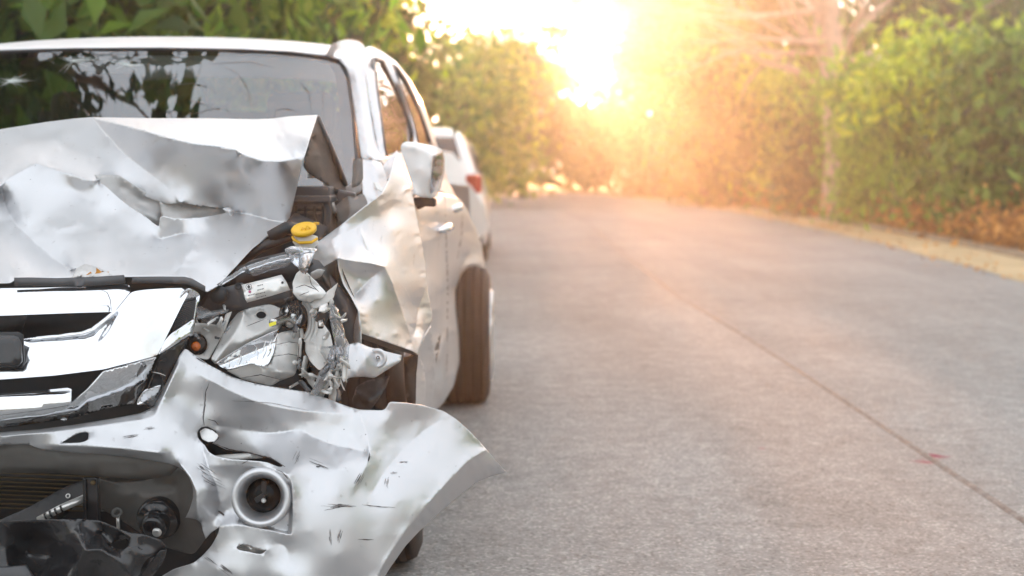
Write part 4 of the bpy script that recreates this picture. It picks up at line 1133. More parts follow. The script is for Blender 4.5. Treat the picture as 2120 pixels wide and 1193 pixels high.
# clear plastic edges and fragments
for pl, d0, gx, gy in (([(450, 588), (470, 574), (506, 552), (512, 559), (480, 578), (458, 592)], 3.03, .05, -.06), ([(508, 552), (560, 534), (604, 524), (607, 534), (560, 545), (512, 561)], 3.04, .05, -.06),
                       ([(516, 560), (560, 546), (606, 540), (596, 552), (560, 560), (525, 572), (510, 566)], 3.07, .02, .1), ([(592, 514), (602, 510), (634, 513), (657, 515), (654, 521), (630, 524), (597, 527)], 3.03, .14, -.1),
                       ([(624, 528), (653, 520), (642, 546), (633, 568), (620, 556)], 3.035, .30, -.10), ([(598, 527), (622, 530), (618, 554), (604, 544)], 3.045, -.12, -.04), ([(404, 648), (450, 642), (476, 640), (470, 648), (408, 662)], 3.04, .05, -.05),
                       ([(420, 655), (452, 648), (456, 668), (440, 678), (418, 676)], 3.05, .1, .05), ([(404, 630), (430, 640), (440, 648), (404, 650)], 3.05, 0, -.1),
                       ([(688, 628), (700, 640), (708, 665), (716, 700), (722, 740), (718, 765), (706, 780), (700, 750), (694, 700), (684, 660)], 3.02, .12, 0), ([(696, 700), (712, 690), (724, 715), (720, 745), (705, 740)], 3.0, .2, .04),
                       ([(662, 770), (690, 740), (697, 750), (680, 790), (660, 815), (648, 812)], 3.0, .12, -.1), ([(680, 745), (690, 715), (696, 718), (688, 750)], 2.99, .3, 0), ([(684, 750), (698, 712), (702, 716), (692, 752)], 2.995, .3, 0)):
    shard('clear_fragment', pl, M['clear'], hl, d0, gx, gy, thick=.004, jag=.8, step=7, seed=int(pl[0][0]), dents=.006)
# turn signal pocket
po = sheet('signal_pocket', [(396, 690, 3.0), (404, 668, 3.02), (432, 672, 3.03), (462, 676, 3.03), (466, 650, 3.05), (480, 645, 3.05), (468, 680, 3.04), (446, 720, 3.03), (432, 745, 3.0), (400, 738, 2.99), (390, 715, 2.99)], M['grey'], hl,
           holes=[[(409 + 21 * math.cos(t), 713 + 23 * math.sin(t)) for t in [2 * math.pi * k / 14 for k in range(14)]]], step=9, pts=[(440, 690, 3.06)]).o
MB().lathe(P(412, 714, 3.06), (-.15, -1, .05), [(0, .022), (.03, .024), (.05, .021)], 20).build('signal_socket', M['gloss_black'], po)
MB().lathe(P(405, 713, 3.035), (.25, -1, -.05), [(0, .006), (.012, .008), (.022, .0105), (.030, .010), (.036, .007), (.039, 0)], 20).build('signal_bulb', M['orange'], po)
# reflector shell
sheet('reflector_shell', [(436, 744, 2.99), (452, 712, 3.02), (470, 676, 3.05), (492, 648, 3.07), (520, 634, 3.08), (560, 630, 3.09), (585, 640, 3.09), (592, 662, 3.08), (576, 684, 3.06), (560, 690, 3.055), (512, 714, 3.04), (470, 738, 3.02), (446, 756, 3.0)], M['satin'], hl,
      ridges=[[(505, 642, 3.055), (500, 668, 3.04), (470, 715, 3.01), (446, 750, 2.985)], [(498, 712, 3.02), (540, 692, 3.035), (575, 668, 3.06)]], holes=[[(541 + 11 * math.cos(t), 652 + 8 * math.sin(t)) for t in [2 * math.pi * k / 10 for k in range(10)]]], step=8, jag=.5)
ribbon('crack', [(510, 676), (530, 668), (546, 662)], 1.4, M['mark'], hl, d=3.04, lift=.006)
sheet('mirror_fragment', [(447, 752, 2.965), (480, 731, 2.966), (512, 712, 2.968), (545, 697, 2.974), (576, 682, 2.982), (572, 708, 3.00), (566, 733, 2.985), (558, 752, 2.975), (546, 761, 2.97), (536, 759, 2.968), (520, 752, 2.968), (500, 758, 2.965), (472, 765, 2.96), (458, 760, 2.968)], M['chrome'], hl,
      ridges=[[(458, 757, 2.973), (500, 738, 2.984), (540, 722, 2.99), (573, 706, 3.0)]], step=6, jag=.6, pts=[(540, 745, 2.972)], sub=1, crease=.8)
for (x, y, xx, yy) in ((473, 757, 477, 744), (492, 752, 501, 732), (527, 733, 532, 719), (544, 728, 551, 703), (557, 718, 563, 702), (567, 708, 575, 690)):
    MB().add([P(x - 2, y, 2.962), P(x + 2, y, 2.966), P(xx + .5, yy, 2.985), P(xx - .5, yy, 2.985)], [(0, 1, 2, 3)]).build('fin', M['white_paint'], hl)
ribbon('torn_edge', [(512, 716), (535, 706), (560, 694), (577, 686)], 6, M['rust'], hl, d=2.995, lift=.0, wob=.3)
# black sheets painting in the shade between the broken pieces
for pl in ([(596, 606), (640, 624), (690, 618), (698, 650), (676, 690), (640, 676), (600, 650)], [(612, 690), (640, 690), (636, 740), (650, 780), (625, 800), (614, 770)], [(640, 760), (700, 745), (712, 790), (690, 830), (640, 812), (618, 790)], [(404, 640), (470, 640), (468, 676), (404, 672)], [(676, 660), (704, 650), (716, 700), (700, 760), (686, 700)]):
    shard('gap_shade_sheet', pl, M['black'], hl, 3.10, step=14)
# bulb
shard('bulb_recess', [(582, 634), (604, 626), (632, 640), (634, 672), (616, 694), (596, 690), (584, 672)], M['black'], hl, 3.075, step=9, bulge=-.03)
ba = (P(551, 672, 2.955) - P(598, 655, 3.05)).normalized()
bb = MB().lathe(P(598, 656, 3.04), ba, [(-.01, .012), (-.008, .024), (-.002, .024), (0, .018), (.004, .018), (.006, .013), (.012, .011), (.022, .0085), (.062, .0080), (.066, .0085), (.073, .0085), (.075, .007), (.074, 0)], 28).build('bulb', M['bulb_metal'], hl)
MB().add([P(556, 670, 2.957), P(571, 665, 2.962), P(572, 672, 2.962), P(558, 677, 2.957)], [(0, 1, 2, 3)]).build('led_chip', M['led'], bb)
MB().lathe(P(602, 655, 3.05), ba, [(-.03, .02), (-.02, .030), (-.004, .031), (.0, .027), (.001, .018)], 24).build('bulb_collar', M['black'], hl)
wires = MB()
for k in range(7):
    wires.tube([P(594 + k * 4, 622 + (k % 2), 3.04), P(598 + k * 4.2, 640, 3.02), P(604 + k * 3.2, 658 + k, 3.05)], .0018, 5)
wires.build('wiring', M['black'], hl)
# projector ring, back shells
shard('projector_hole', [(612, 640), (632, 632), (650, 645), (650, 680), (636, 705), (622, 690), (610, 665)], M['black'], hl, 3.09, step=12, bulge=-.03)
for k, (rad, d0) in enumerate(((30, 3.07), (36, 3.06), (43, 3.055))):
    pts = [P(612 + rad * 1.02 * math.cos(t), 668 + rad * 1.35 * math.sin(t), d0 - .01 * math.sin(t)) for t in np.linspace(-1.15, 1.0, 14)]
    MB().tube(pts, .0045 if k else .006, 6).build('projector_ring', M['light_grey'], hl)
sheet('upper_shell', [(606, 586, 3.06), (614, 566, 3.07), (624, 556, 3.08), (640, 570, 3.08), (662, 592, 3.07), (676, 606, 3.06), (668, 618, 3.05), (650, 622, 3.045), (640, 628, 3.04), (618, 622, 3.04), (606, 606, 3.04)], M['light_grey'], hl,
      ridges=[[(606, 604, 3.045), (640, 611, 3.015), (672, 606, 3.06)], [(608, 588, 3.06), (640, 586, 3.095), (662, 592, 3.07)], [(624, 557, 3.07), (640, 586, 3.095), (640, 611, 3.015), (628, 624, 3.04)]], step=6, jag=.8, sub=1, crease=.8)
for q in ([(612, 596), (630, 590), (655, 600)], [(640, 572), (645, 590), (660, 604)], [(620, 612), (640, 604)]):
    ribbon('crack', q, 1.8, M['mark'], hl, d=3.03, lift=.025, wob=.3)
sheet('upper_shell', [(640, 628, 3.05), (660, 610, 3.06), (676, 606, 3.07), (700, 585, 3.08), (690, 618, 3.07), (672, 634, 3.05), (650, 640, 3.04)], M['grey'], hl, step=7, jag=1.2, dents=.006)
rb = sheet('ribbed_shell', [(640, 692, 3.06), (650, 672, 3.07), (668, 668, 3.07), (684, 690, 3.07), (690, 720, 3.05), (680, 750, 3.03), (662, 768, 3.01), (648, 755, 3.02), (632, 730, 3.04), (632, 706, 3.05)], M['light_grey'], hl, pts=[(660, 718, 3.02)], step=9)
for q in ([(634, 704), (660, 712), (686, 712)], [(634, 722), (660, 730), (688, 728)], [(646, 748), (662, 752), (680, 746)], [(655, 672), (652, 710), (658, 760)], [(672, 675), (674, 710), (668, 760)]):
    ribbon('rib', q, 2.2, M['light_grey'], rb.o, s=rb, lift=.008)
MB().box(P(669, 655, 3.02), (.024, .03, .03), Matrix.Rotation(R(25), 3, 'Y')).box(P(664, 672, 3.01), (.012, .012, .018)).box(P(677, 648, 3.02), (.016, .012, .012), Matrix.Rotation(R(-20), 3, 'Y')).build('connector', M['gloss_black'], hl, False, bevel=.003)
shard('connector_clip', [(662, 632), (678, 628), (684, 640), (672, 648), (660, 644)], M['plate'], hl, 3.0, .1, -.1, jag=1, step=6)
shard('connector_clip', [(660, 664), (668, 662), (670, 674), (661, 675)], M['plate'], hl, 2.99, .1, -.1, step=6)
sheet('lower_housing', [(574, 690, 3.05), (600, 684, 3.06), (622, 684, 3.07), (618, 720, 3.06), (617, 760, 3.05), (610, 778, 3.03), (582, 788, 3.02), (560, 800, 3.01), (500, 785, 2.99), (470, 768, 2.98), (520, 752, 2.99), (546, 762, 3.0), (560, 752, 3.01), (568, 730, 3.03)], M['satin'], hl,
      ridges=[[(572, 714, 3.035), (598, 708, 3.045), (620, 710, 3.06)], [(566, 736, 3.02), (598, 732, 3.035), (618, 736, 3.055)], [(548, 764, 3.0), (580, 770, 2.985), (612, 772, 3.025)]], step=8, pts=[(600, 750, 3.03)], sub=1, crease=.7)
for q in ([(572, 714), (598, 708), (620, 711)], [(566, 738), (598, 733), (618, 737)], [(500, 783), (540, 776), (580, 786)], [(620, 690), (618, 730), (612, 776)]):
    ribbon('crack', q, 1.6, M['mark'], hl, d=3.0, lift=.012, wob=.3)
r5 = random.Random(11)
for (cx, cy, w, h, ang, mt) in ((632, 760, 9, 44, 8, 'light_grey'), (622, 722, 6, 40, 5, 'light_grey'), (645, 790, 12, 46, -28, 'grey'), (672, 800, 12, 60, 24, 'light_grey'), (690, 808, 18, 50, 12, 'grey'), (655, 808, 8, 30, 40, 'grey'), (630, 800, 10, 30, -40, 'dark_grey'),
                            (700, 780, 10, 50, 10, 'light_grey'), (640, 776, 5, 34, -50, 'light_grey'), (612, 796, 5, 30, 60, 'plate'), (684, 770, 6, 44, 30, 'plate'), (676, 745, 5, 44, -30, 'light_grey'), (610, 690, 6, 24, 30, 'grey'), (626, 690, 8, 22, -10, 'grey'),
                            (652, 640, 8, 26, 50, 'grey'), (600, 620, 6, 20, 70, 'dark_grey'), (716, 765, 10, 50, 4, 'grey'), (640, 820, 30, 9, 10, 'dark_grey'), (684, 640, 8, 36, 10, 'grey'), (440, 665, 6, 26, 55, 'light_grey'), (425, 682, 5, 20, -60, 'grey')):
    a = R(ang)
    pl = []
    for (u, w2) in ((-.5, -.5), (-.1, -.56), (.5, -.42), (.42, .1), (.5, .5), (0, .42), (-.42, .5), (-.55, 0)):
        u2, v2 = u * w * r5.uniform(.7, 1.15), w2 * h * r5.uniform(.85, 1.1)
        pl.append((cx + u2 * math.cos(a) - v2 * math.sin(a), cy + u2 * math.sin(a) + v2 * math.cos(a)))
    shard('housing_fragment', pl, M[mt], hl, r5.uniform(2.99, 3.05), r5.uniform(-.3, .3), r5.uniform(-.12, .12), thick=.003, jag=.6, step=7, seed=int(cx))
rq = random.Random(23)
for k in range(46):
    zone = rq.choice(((600, 730, 650, 720), (610, 715, 740, 830), (610, 715, 740, 830), (404, 470, 628, 700)))
    cx, cy = rq.uniform(zone[0], zone[1]), rq.uniform(zone[2], zone[3])
    if cy > 770 + (cx - 560) * .38: continue
    a, w, h = rq.uniform(0, 6.28), rq.uniform(3, 10), rq.uniform(10, 30)
    pl = []
    for (u, v_) in ((-.5, -.4), (.1, -.55), (.5, -.3), (.3, .2), (.45, .55), (-.2, .4)):
        pl.append((cx + u * w * math.cos(a) - v_ * h * math.sin(a), cy + u * w * math.sin(a) + v_ * h * math.cos(a)))
    shard('splinter', pl, M[rq.choice(('grey', 'light_grey', 'light_grey', 'clear', 'dark_grey', 'satin', 'plate'))], hl, rq.uniform(2.975, 3.04), rq.uniform(-.5, .5), rq.uniform(-.3, .3), thick=.003, jag=.5, step=6, seed=k)
# white bracket with the pressed boss
br = sheet('lamp_bracket', [(700, 740, 3.05), (712, 716, 3.07), (740, 708, 3.09), (762, 718, 3.10), (832, 736, 3.16), (830, 748, 3.15), (775, 783, 3.09), (750, 780, 3.07), (722, 782, 3.05), (712, 792, 3.04), (703, 778, 3.04)], M['paint'], car,
           ridges=[[(742, 708, 3.075), (738, 782, 3.045)], [(752, 712, 3.085), (757, 740, 3.06), (757, 782, 3.06)], [(775, 783, 3.085), (800, 762, 3.11), (831, 744, 3.145)]], step=8)
MB().lathe(P(781, 742, depth_on(br, 781, 742) - .002), (-.1, -1, .1), [(0, .022), (.004, .020), (.004, .016), (.001, .013), (.001, .006), (.004, .004), (.003, 0)], 28).build('pressed_boss', M['paint'], br.o)
MB().lathe(P(782, 741, depth_on(br, 782, 741) - .005), (-.1, -1, .1), [(0, .005), (.002, .003), (0, 0)], 8).build('broken_clip', M['mark'], br.o)

# front wing ---------------------------------------------------------
fo = [(642, 562, 3.20), (645, 545, 3.22), (652, 505, 3.28), (680, 485, 3.34), (720, 455, 3.34), (760, 424, 3.41), (790, 402, 3.48), (806, 370, 3.585), (815, 335, 3.70), (822, 313, 3.80), (832, 326, 3.80), (842, 360, 3.78), (850, 386, 3.76),
      (862, 440, 3.76), (874, 500, 3.76), (882, 555, 3.76), (886, 600, 3.74), (896, 655, 3.74), (893, 668, 3.72), (880, 688, 3.68), (872, 708, 3.54), (864, 733, 3.43), (852, 726, 3.37), (800, 708, 3.235), (747, 690, 3.13),
      (744, 668, 3.13), (743, 645, 3.135), (726, 612, 3.14), (712, 590, 3.14), (703, 562, 3.14), (698, 536, 3.14), (676, 548, 3.17), (660, 560, 3.19)]
fr = [[(698, 534, 3.13), (730, 541, 3.175), (765, 545, 3.23), (796, 552, 3.29)], [(796, 552, 3.29), (812, 585, 3.315), (826, 625, 3.345), (842, 670, 3.38), (862, 730, 3.42)], [(652, 507, 3.27), (700, 488, 3.30), (740, 470, 3.365), (790, 425, 3.48), (850, 387, 3.755)],
      [(796, 552, 3.29), (770, 575, 3.28), (735, 610, 3.22)], [(745, 480, 3.345), (770, 530, 3.32), (796, 552, 3.29)], [(884, 590, 3.735), (866, 640, 3.66), (858, 690, 3.58)]]
fp = [(690, 515, 3.235), (730, 510, 3.285), (820, 480, 3.535), (840, 560, 3.55), (850, 640, 3.56), (810, 430, 3.58), (765, 560, 3.27), (740, 575, 3.245), (780, 620, 3.245), (770, 660, 3.205), (820, 690, 3.30), (720, 560, 3.20)]
wing = sheet('front_wing', fo, M['paint'], car, fr, fp, step=8, thick=.0016, dents=.0003, dent_scale=14, sub=2, crease=.85, wrinkle=.0015)
w_ = wing.o
sheet('wing_inner_flange', [(699, 538, 3.15), (712, 568, 3.16), (728, 606, 3.165), (744, 640, 3.165), (742, 668, 3.16), (734, 690, 3.17), (733, 718, 3.18), (720, 718, 3.20), (708, 690, 3.22), (700, 650, 3.24), (694, 610, 3.24), (690, 570, 3.22)], M['undercoat'], w_, pts=[(716, 640, 3.25)], step=9, dents=.003)
sheet('folded_tip', [(742, 640, 3.15), (746, 668, 3.13), (748, 700, 3.12), (747, 730, 3.12), (744, 749, 3.12), (738, 730, 3.135), (732, 700, 3.145), (733, 672, 3.15)], M['paint_worn'], w_, ridges=[[(742, 645, 3.145), (741, 735, 3.115)]], step=6, jag=.5)
sheet('torn_fold', [(640, 566, 3.16), (664, 556, 3.15), (698, 538, 3.13), (697, 562, 3.16), (700, 590, 3.19), (692, 614, 3.20), (684, 604, 3.17), (668, 582, 3.15), (650, 578, 3.14)], M['undercoat'], w_, ridges=[[(662, 560, 3.135), (680, 590, 3.135), (691, 612, 3.17)], [(697, 540, 3.14), (688, 575, 3.18), (690, 610, 3.19)]], step=7, dents=.003)
sheet('torn_fold', [(642, 565, 3.12), (660, 556, 3.115), (672, 560, 3.11), (664, 574, 3.115), (650, 580, 3.12), (643, 572, 3.12)], M['paint_worn'], w_, step=6, dents=.004, dent_scale=40)
MB().grid([[P(747, 690, 3.133), P(800, 708, 3.238), P(852, 726, 3.373), P(863, 733, 3.433)], [P(747, 701, 3.18), P(800, 720, 3.29), P(850, 733, 3.42), P(862, 737, 3.46)]]).build('wing_hem', M['undercoat'], w_)
for ln, w in (([(745, 478), (756, 505), (762, 520)], 1.6), ([(858, 525), (856, 548)], 2.5), ([(788, 500), (793, 485)], 1.4), ([(836, 590), (850, 620), (858, 635)], 1.2), ([(775, 552), (800, 554)], 2.4)):
    ribbon('scratch', ln, w, M['light_grey'] if w < 2.0 else M['paint_worn'], w_, s=wing, lift=.0016, wob=.4)
# front wheel and its housing ----------------------------------------
def wheel(c, steer, name='wheel', rad=.325, wid=.215, camber=0.0):
    ax = Vector((math.cos(R(steer)), math.sin(R(steer)), camber)).normalized()
    c = Vector(c)
    prof = [(-wid / 2 + .01, rad * .66), (-wid / 2, rad * .74), (-wid / 2 + .004, rad * .86), (-wid / 2 + .022, rad * .965), (-wid / 2 + .045, rad * .99)]
    for k in range(4):
        h = -wid / 2 + .045 + (wid - .09) * (k + .5) / 4
        prof += [(h - .016, rad), (h + .012, rad), (h + .014, rad - .008), (h + .022, rad - .008)]
    prof += [(wid / 2 - .045, rad * .99), (wid / 2 - .022, rad * .965), (wid / 2 - .004, rad * .86), (wid / 2, rad * .74), (wid / 2 - .01, rad * .66)]
    ty = MB().lathe(c, ax, prof, 64).build(name, M['rubber'], car)
    MB().lathe(c, ax, [(-.06, rad * .66), (wid / 2 - .012, rad * .66), (wid / 2 + .004, rad * .67), (wid / 2 + .006, rad * .645), (wid / 2 - .02, rad * .60), (-.03, rad * .55)], 48).build('rim', M['alloy'], ty)
    sp = MB()
    up = Vector((0, 0, 1)); sd = ax.cross(up)
    for k in range(5):
        t = 2 * math.pi * k / 5 + .3
        dr = sd * math.cos(t) + up * math.sin(t)
        sp.tube([c + ax * (wid / 2 - .03) + dr * .03, c + ax * (wid / 2 - .012) + dr * rad * .35, c + ax * (wid / 2 - .012) + dr * rad * .64], [.03, .022, .026], 8)
    sp.lathe(c, ax, [(wid / 2 - .04, .06), (wid / 2 - .012, .05), (wid / 2 - .006, .03), (wid / 2 - .006, 0)], 20)
    sp.build('spokes', M['alloy'], ty)
    return ty
wheel((-.372, 3.78, .325), 3, camber=.10)
wheel((-1.95, 3.78, .325), 3)
sheet('wheel_arch_liner', [(690, 830, 3.55), (700, 780, 3.60), (730, 750, 3.66), (790, 735, 3.76), (850, 715, 3.9), (870, 730, 3.95), (868, 850, 3.95), (820, 870, 3.85), (740, 870, 3.6)], M['black'], car, pts=[(760, 800, 3.72)], step=14, dents=.01)
sheet('torn_liner', [(738, 800, 3.30), (760, 788, 3.32), (790, 782, 3.34), (806, 778, 3.34), (800, 800, 3.32), (786, 825, 3.30), (770, 848, 3.28), (735, 850, 3.28), (728, 830, 3.28)], M['black'], car, ridges=[[(742, 815, 3.265), (765, 830, 3.26), (790, 815, 3.30)]], step=8, dents=.012, dent_scale=25, jag=1)
sheet('wing_rear_section', [(862, 736, 3.68), (880, 692, 3.74), (892, 675, 3.82), (902, 740, 4.1), (900, 800, 4.2), (892, 848, 4.2), (866, 852, 3.8), (862, 790, 3.72)], M['paint'], car, pts=[(884, 770, 3.95)], step=9)
sheet('wing_lower_edge', [(857, 742, 3.47), (868, 737, 3.50), (879, 760, 3.62), (882, 800, 3.64), (880, 856, 3.62), (858, 856, 3.45)], M['paint'], car, step=8)
shard('splash_flap', [(836, 740), (866, 735), (862, 775), (860, 858), (846, 858), (838, 800)], M['black'], car, 3.42, thick=.004, step=10, dents=.006)
# cabin ---------------------------------------------------------------
XC = lambda d: -1.25 + .03 * (d - 5)
def mirror_row(right):
    left = [Vector((2 * XC(p.y) - p.x, p.y, p.z)) for p in reversed(right[1:])]
    return left + right
r0 = [P(335, 102, 4.60), P(450, 103, 4.61), P(560, 107, 4.64), P(640, 113, 4.68), P(674, 117, 4.71)]
r1 = [P(335, 95, 4.63), P(450, 96, 4.64), P(560, 100, 4.67), P(640, 106, 4.71), P(677, 110, 4.74)]
r2 = [P(335, 81, 4.90), P(450, 82, 4.90), P(560, 86, 4.92), P(640, 93, 4.95), P(682, 99, 4.97)]
r3 = [P(335, 70, 5.35), P(450, 71.5, 5.35), P(560, 76.5, 5.35), P(640, 83, 5.33), P(689, 88, 5.30)]
r4 = [Vector((p.x * .99, 5.95, p.z - .03)) for p in r3]
r5_ = [Vector((p.x * .985, 6.2, p.z - .10)) for p in r3]
MB().grid([mirror_row(r) for r in (r0, r1, r2, r3, r4, r5_)]).build('roof', M['paint'], car, sub=2, solid=.004)
ditch = [[P(672, 118.5, 4.715), P(690, 117, 4.72)], [P(676, 111, 4.75), P(692, 109, 4.77)], [P(687, 93, 5.1), P(697, 92, 5.15)], [P(690, 89.5, 5.4), P(699, 89, 5.4)]]
MB().grid(ditch).build('roof_ditch', M['frit'], car)
glass_o = [(-260, 150, 4.74), (-160, 132, 4.68), (0, 108, 4.62), (150, 103, 4.60), (335, 102, 4.595), (500, 105, 4.61), (600, 110, 4.65), (676, 119, 4.71), (704, 127, 4.72), (715, 140, 4.70), (721, 165, 4.63), (730, 230, 4.44), (738, 320, 4.17), (742, 388, 3.97),
           (700, 400, 3.93), (335, 410, 3.80), (0, 410, 3.83), (-260, 410, 3.95)]
ws = sheet('windscreen', glass_o, M['glass'], car, step=16, thick=0, sub=1, pts=[(335, 250, 4.19)], stiff=30)
inner = [(-250, 162), (-160, 146), (0, 122), (150, 117), (335, 115), (500, 117), (600, 121), (655, 126), (682, 134), (692, 150), (698, 185), (706, 260), (711, 330), (713, 388), (335, 404), (0, 404), (-250, 404)]
frit_o = [(x, y, d + .012) for x, y, d in glass_o]
sheet('windscreen_band', frit_o, M['frit'], ws.o, holes=[inner], step=14, thick=0, sub=0)
MB().tube([P(x + 1, y, d - .004) for x, y, d in glass_o[2:14]], .006, 6).build('windscreen_seal', M['black'], ws.o)
# cracks: starred impacts with crushed glass and long thin arcs
rc = random.Random(5)
for (cx, cy, n, reach) in ((22, 168, 26, 46), (262, 134, 22, 40), (150, 128, 14, 60)):
    mb = MB()
    for k in range(n):
        a = rc.uniform(0, 2 * math.pi)
        l = reach * rc.uniform(.25, 1)
        sx, sy = cx + rc.uniform(-4, 4), cy + rc.uniform(-3, 3)
        ex, ey = cx + math.cos(a) * l * 1.3, cy + math.sin(a) * l * .45
        w = rc.uniform(.4, .9)
        mb.add([P(sx, sy - w, depth_on(ws, sx, sy) - .003), P(ex, ey, depth_on(ws, ex, ey) - .003), P(sx, sy + w, depth_on(ws, sx, sy) - .003)], [(0, 1, 2)])
    mb.build('star_crack', M['crack'], ws.o, False)
for ln in ([(455, 135), (490, 150), (512, 180), (525, 240)], [(350, 178), (400, 172), (430, 178), (448, 190)], [(360, 210), (400, 209), (430, 218), (446, 226)], [(372, 244), (400, 236), (430, 227), (465, 223), (480, 235), (492, 245)],
           [(610, 160), (640, 190), (645, 230)], [(670, 175), (668, 240)], [(567, 244), (572, 228), (590, 224), (620, 232)], [(430, 132), (520, 128), (570, 142)]):
    ribbon('long_crack', ln, .9, M['mark'], ws.o, s=ws, lift=.003)
# A pillar and roof rail
pil = sheet('pillar', [(692, 90, 5.36), (705, 84, 5.30), (722, 81.5, 5.25), (742, 85, 5.10), (756, 96, 4.90), (752, 112, 4.74), (754, 140, 4.63), (764, 210, 4.42), (778, 290, 4.20), (790, 333, 4.08), (770, 331, 4.04), (748, 328, 4.05), (742, 290, 4.18), (733, 225, 4.40), (724, 165, 4.60), (717, 138, 4.68), (704, 124, 4.71), (686, 116, 4.73), (688, 104, 4.95)], M['paint'], car,
            ridges=[[(700, 86, 5.30), (714, 100, 4.93), (735, 150, 4.60), (752, 235, 4.33), (766, 325, 4.02)]], step=8, thick=.004)
fw = [(772, 126, 4.75), (780, 123, 4.83), (791, 127, 4.95), (810, 168, 5.0), (828, 207, 5.05), (858, 291, 5.12), (850, 312, 5.0), (800, 326, 4.32), (794, 300, 4.33), (788, 250, 4.43), (778, 178, 4.60)]
rw = [(813, 137, 5.14), (822, 142, 5.2), (838, 165, 5.28), (858, 207, 5.42), (878, 260, 5.55), (892, 298, 5.64), (885, 312, 5.5), (869, 312, 5.2), (852, 245, 5.15), (834, 194, 5.13)]
sheet('side_frame', [(752, 112, 4.74), (757, 97, 4.92), (768, 95, 5.05), (790, 106, 5.15), (820, 127, 5.3), (850, 165, 5.5), (880, 225, 5.7), (905, 300, 5.85), (930, 380, 5.95), (948, 415, 6.0), (930, 408, 5.6), (900, 392, 5.2), (850, 386, 4.3), (812, 365, 4.15), (792, 340, 4.09), (780, 296, 4.19), (765, 213, 4.41), (755, 142, 4.63)],
      M['paint'], car, holes=[[p[:2] for p in fw], [p[:2] for p in rw]], ridges=[[(758, 118, 4.76), (770, 112, 4.85), (790, 116, 5.0), (815, 133, 5.17), (842, 168, 5.33), (866, 215, 5.5), (897, 298, 5.68)]], pts=[(845, 250, 5.13), (805, 152, 5.04)], step=8, thick=.004, sub=1)
def grow(pl, k, dd):
    cx = sum(p[0] for p in pl) / len(pl); cy = sum(p[1] for p in pl) / len(pl)
    return [(cx + (p[0] - cx) * k, cy + (p[1] - cy) * k, p[2] + dd) for p in pl]
sheet('side_window', grow(fw, 1.05, .012), M['side_glass'], car, step=14, thick=0)
sheet('side_window', grow(rw, 1.05, .012), M['side_glass'], car, step=14, thick=0)
for pl in (fw, rw):
    MB().tube([P(p[0], p[1], p[2] - .004) for p in pl + pl[:1]], .007, 6).build('window_seal', M['dark_grey'], car)
# inside
it = MB()
it.box((-1.2, 4.50, .86), (1.5, .55, .22)).box((-1.2, 4.33, .95), (1.45, .25, .06))
it.build('dashboard', M['interior'], car, False, bevel=.03)
for sx in (-1.62, -.80):
    s_ = MB().box((sx, 5.35, .86), (.50, .16, .62), Matrix.Rotation(R(-12), 3, 'X'), .86).build('seat', M['interior'], car, False, bevel=.05)
    MB().box((sx, 5.44, 1.27), (.26, .10, .17)).build('headrest', M['interior'], s_, False, bevel=.04)
sw = MB(); sw.tube([Vector((-1.62 + .18 * math.cos(t), 4.72 + .06 * math.sin(t), 1.0 + .17 * math.sin(t))) for t in np.linspace(0, 2 * math.pi, 25)], .014, 8)
sw.build('steering_wheel', M['black'], car)
MB().box((-1.2, 5.9, .75), (1.5, .05, 1.1)).box((-1.2, 5.0, .3), (1.7, 2.6, .05)).box((-1.2, 4.16, .60), (1.72, .04, .84)).build('cabin_shell', M['interior'], car, False)
MB().box(P(560, 112, 4.72) + Vector((-.55, .02, -.09)), (.2, .03, .06)).build('inside_mirror', M['black'], car, False, bevel=.012)
# flank ---------------------------------------------------------------
flank = sheet('body_side', [(835, 372, 4.10), (880, 388, 4.75), (915, 402, 5.35), (935, 404, 5.75), (952, 412, 6.05), (968, 436, 6.3), (984, 470, 6.55), (997, 508, 6.68), (1003, 545, 6.75), (1003, 562, 6.68), (992, 549, 6.5), (975, 548, 6.33), (955, 568, 6.18), (943, 600, 6.10), (944, 640, 6.08), (950, 700, 6.0), (951, 750, 5.85), (940, 798, 5.5), (918, 835, 5.1), (905, 848, 4.95), (884, 850, 4.45), (866, 850, 4.1), (862, 900, 4.0), (836, 900, 3.8), (836, 740, 3.74), (870, 640, 3.9), (866, 520, 3.98), (850, 420, 4.0)],
              M['paint'], car, ridges=[[(868, 500, 3.97), (905, 492, 4.75), (940, 480, 5.6), (965, 480, 6.2), (990, 520, 6.6)], [(896, 745, 4.4), (905, 740, 4.55), (922, 700, 5.0), (935, 640, 5.6)], [(952, 575, 6.14), (962, 530, 6.25), (985, 515, 6.5), (1000, 540, 6.7)]],
              pts=[(900, 430, 4.7), (890, 600, 4.25), (900, 640, 4.45), (915, 600, 4.9), (940, 440, 5.6), (905, 800, 4.7), (930, 780, 5.2)], step=9, thick=.004, dents=.003, dent_scale=5)
for a, bq in (((921, 404), (925, 790)), ((958, 430), (946, 540))):
    ribbon('door_gap', [a, ((a[0] + bq[0]) / 2 + 4, (a[1] + bq[1]) / 2), bq], 2.2, M['frit'], flank.o, s=flank, lift=.003)
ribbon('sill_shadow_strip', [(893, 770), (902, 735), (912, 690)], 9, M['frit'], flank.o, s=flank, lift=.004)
for (x, y, d, s_) in ((915, 474, 4.85, 1.0), (938, 432, 5.65, 1.05)):
    q = P(x, y, d)
    hd = MB().tube([q + Vector((-.02, -.09, -.004)) * s_, q + Vector((.012, -.075, 0)) * s_, q + Vector((.026, 0, .006)) * s_, q + Vector((.014, .08, .003)) * s_, q + Vector((-.02, .1, 0)) * s_], [.010, .014, .015, .014, .010], 10).build('door_handle', M['chrome'], flank.o)
    MB().lathe(q + Vector((-.02, 0, -.03)), (1, -.1, 0), [(0, .05), (.004, .045), (0, .03), (-.004, 0)], 18).build('handle_recess', M['frit'], flank.o)
